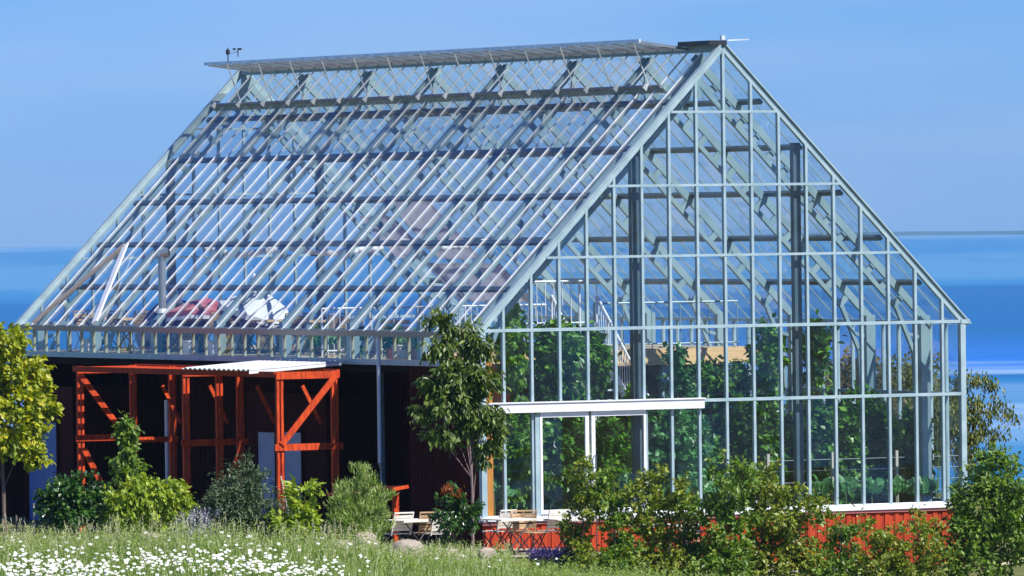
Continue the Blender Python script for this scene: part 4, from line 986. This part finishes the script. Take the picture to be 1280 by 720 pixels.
# potted greens upstairs near the low side glazing
for i, (px, w_, lb) in enumerate(((402,16,'potted green plant behind the low side glazing left of the downpipe'),(440,18,'second potted green plant behind the low glazing, nearer the downpipe'),(520,26,'wide potted plant behind the low glazing at the crown of the young tree'),(490,14,'small potted plant behind the low glazing right of the downpipe'))):
    p = atx(px, 432, .75); o = empty('potted_plant', (p.x,p.y,FZ), lb, 'potted plant', 'potted plants upstairs')
    if p.y < YM: 
        b0 = V((p.x,p.y,2.0))
    MB().lathe((p.x,p.y,FZ-.05), [(.10,0),(.14,.22),(.15,.24),(.12,.24)], 10).build('pot', POTM, o)
    m, cl_ = foliage([(V((p.x,p.y,FZ+.38)),(.22,w_/27.0*.5,.24))], 420, .11, .05, 400+i, clump=.1); m.build('foliage', L_IN if i % 2 else L_IN2, o)
# shelf under the pots nearer than the mezzanine edge
SH = empty('plant_shelf', (.75, 4.0, 0), 'long timber shelf along the low side glazing carrying the potted plants', 'shelf')
MB().box(.45,1.05,1.2,YM+.1,FZ-.10,FZ-.06).build('board', WOOD, SH)
for y in (1.3,3.6,6.0,8.2): MB().box(.7,.78,y-.04,y+.04,-.1,FZ-.1).build('leg', STEEL, SH)

# ------------------------------------------------------------------ meadow
r = random.Random(77)
def gpt(px, d, jitter=0):
    p = atd(px, 700, d); return V((p.x, p.y, ground_z(p.x, p.y)))
gm_ = MB(); N_B = 120000
for _ in range(N_B):
    d = 139.5+r.random()**.8*15; px = r.uniform(-120, 1400)
    if px > 600 and d > 147.5: continue
    if px > 720 and r.random() < .35: continue
    p = gpt(px, d); h = r.uniform(.2,.5)*(1 if px < 470 else .72 if px < 660 else .5); lean = V((r.gauss(0,.22), r.gauss(0,.22), 1))
    s = V((r.uniform(-1,1), r.uniform(-1,1), 0)).normalized()*r.uniform(.006,.014); t = p+lean*h; md = p+lean*h*.55-V((lean.x,lean.y,0))*.05
    k = len(gm_.v); gm_.v += [tuple(p-s),tuple(p+s),tuple(md+s),tuple(md-s),tuple(t)]; gm_.f += [(k,k+1,k+2,k+3),(k+3,k+2,k+4)]
tag(gm_.build('meadow_grass', L_MEAD), kind='stuff')
# leafy weeds: tall stems with many small leaves
wm = MB(); 
for _ in range(8500):
    d = 141.8+r.random()**.8*10; px = r.uniform(-60, 1330)
    if px > 640 and d > 147.8: continue
    if px > 720 and r.random() < .4: continue
    p = gpt(px, d); h = r.uniform(.35,.85)*(1.0 if px < 470 else .66 if px < 660 else .5)*(.6 if d < 143.5 else 1); lean = V((r.gauss(0,.12), r.gauss(0,.12), 1))
    k = len(wm.v); s = V((.004,.002,0)); t = p+lean*h; wm.v += [tuple(p-s),tuple(p+s),tuple(t)]; wm.f.append((k,k+1,k+2))
    for i in range(11):
        q = p+lean*h*(.3+.7*i/10); a = i*2.4+r.random(); leaf(wm, q, V((math.cos(a),math.sin(a),r.uniform(.1,1.0))), V((0,0,1)), r.uniform(.05,.10), r.uniform(.018,.036))
tag(wm.build('meadow_weeds', L_MEAD), kind='stuff')
hm_ = MB(); L_SEED = leafmat('seed_head', [(.50,.48,.26),(.38,.36,.18),(.62,.60,.42)], .3)
for _ in range(1500):
    d = 142.5+r.random()*9; px = r.uniform(-60, 640); p = gpt(px, d); h = r.uniform(.5,.95)*(1 if px < 470 else .6)*(.65 if d < 144.5 else 1); lean = V((r.gauss(0,.15), r.gauss(0,.15), 1))
    k = len(hm_.v); s = V((.004,.002,0)); t = p+lean*h; hm_.v += [tuple(p-s),tuple(p+s),tuple(t)]; hm_.f.append((k,k+1,k+2))
    for i in range(8): leaf(hm_, t-lean*.022*i, V((r.gauss(0,.7),r.gauss(0,.7),1)), V((0,-1,.5)), .035, .014)
tag(hm_.build('seed_grass', L_SEED), kind='stuff')
fm = MB(); em = MB()
def daisy(p, rad):
    tx, ty = r.uniform(-.5,.5), r.uniform(-.9,.1); nrm = V((tx*.5-.2, ty*.7-.35, 1)).normalized(); a0 = r.random()*6
    e1 = nrm.cross(V((0,1,0))).normalized(); e2 = nrm.cross(e1)
    k = len(fm.v); fm.v.append(tuple(p))
    for i in range(9): q = rad*(1 if i % 1 == 0 else .8)*r.uniform(.85,1.1); a = a0+2*math.pi*i/9; fm.v.append(tuple(p+e1*math.cos(a)*q+e2*math.sin(a)*q))
    for i in range(9): fm.f.append((k, k+1+i, k+1+(i+1) % 9))
    k = len(em.v)
    for i in range(5): a = 2*math.pi*i/5; em.v.append(tuple(p+nrm*.006+e1*math.cos(a)*rad*.28+e2*math.sin(a)*rad*.28))
    em.f.append(tuple(range(k,k+5)))
cnt = 0
patches = [(r.uniform(-20,430), r.uniform(139.8,142.6)) for _ in range(34)]
while cnt < 950:
    if r.random() < .8: a, b_ = r.choice(patches); px = a+r.gauss(0,32); d = b_+r.gauss(0,.55)
    else: px = r.uniform(-20, 700)**1.0; d = r.uniform(140.5,147)
    p = gpt(px, d)
    if px > 470 and r.random() < .75: continue
    if d > 147 and r.random() < .6: continue
    p.z += r.uniform(.26,.60); daisy(p, r.uniform(.022,.042)); cnt += 1
tag(fm.build('white_flowers', M_PETAL), kind='stuff'); tag(em.build('flower_centres', M_EYE), kind='stuff')

for o in list(bpy.data.objects):
    if '_w' in o: del o['_w']
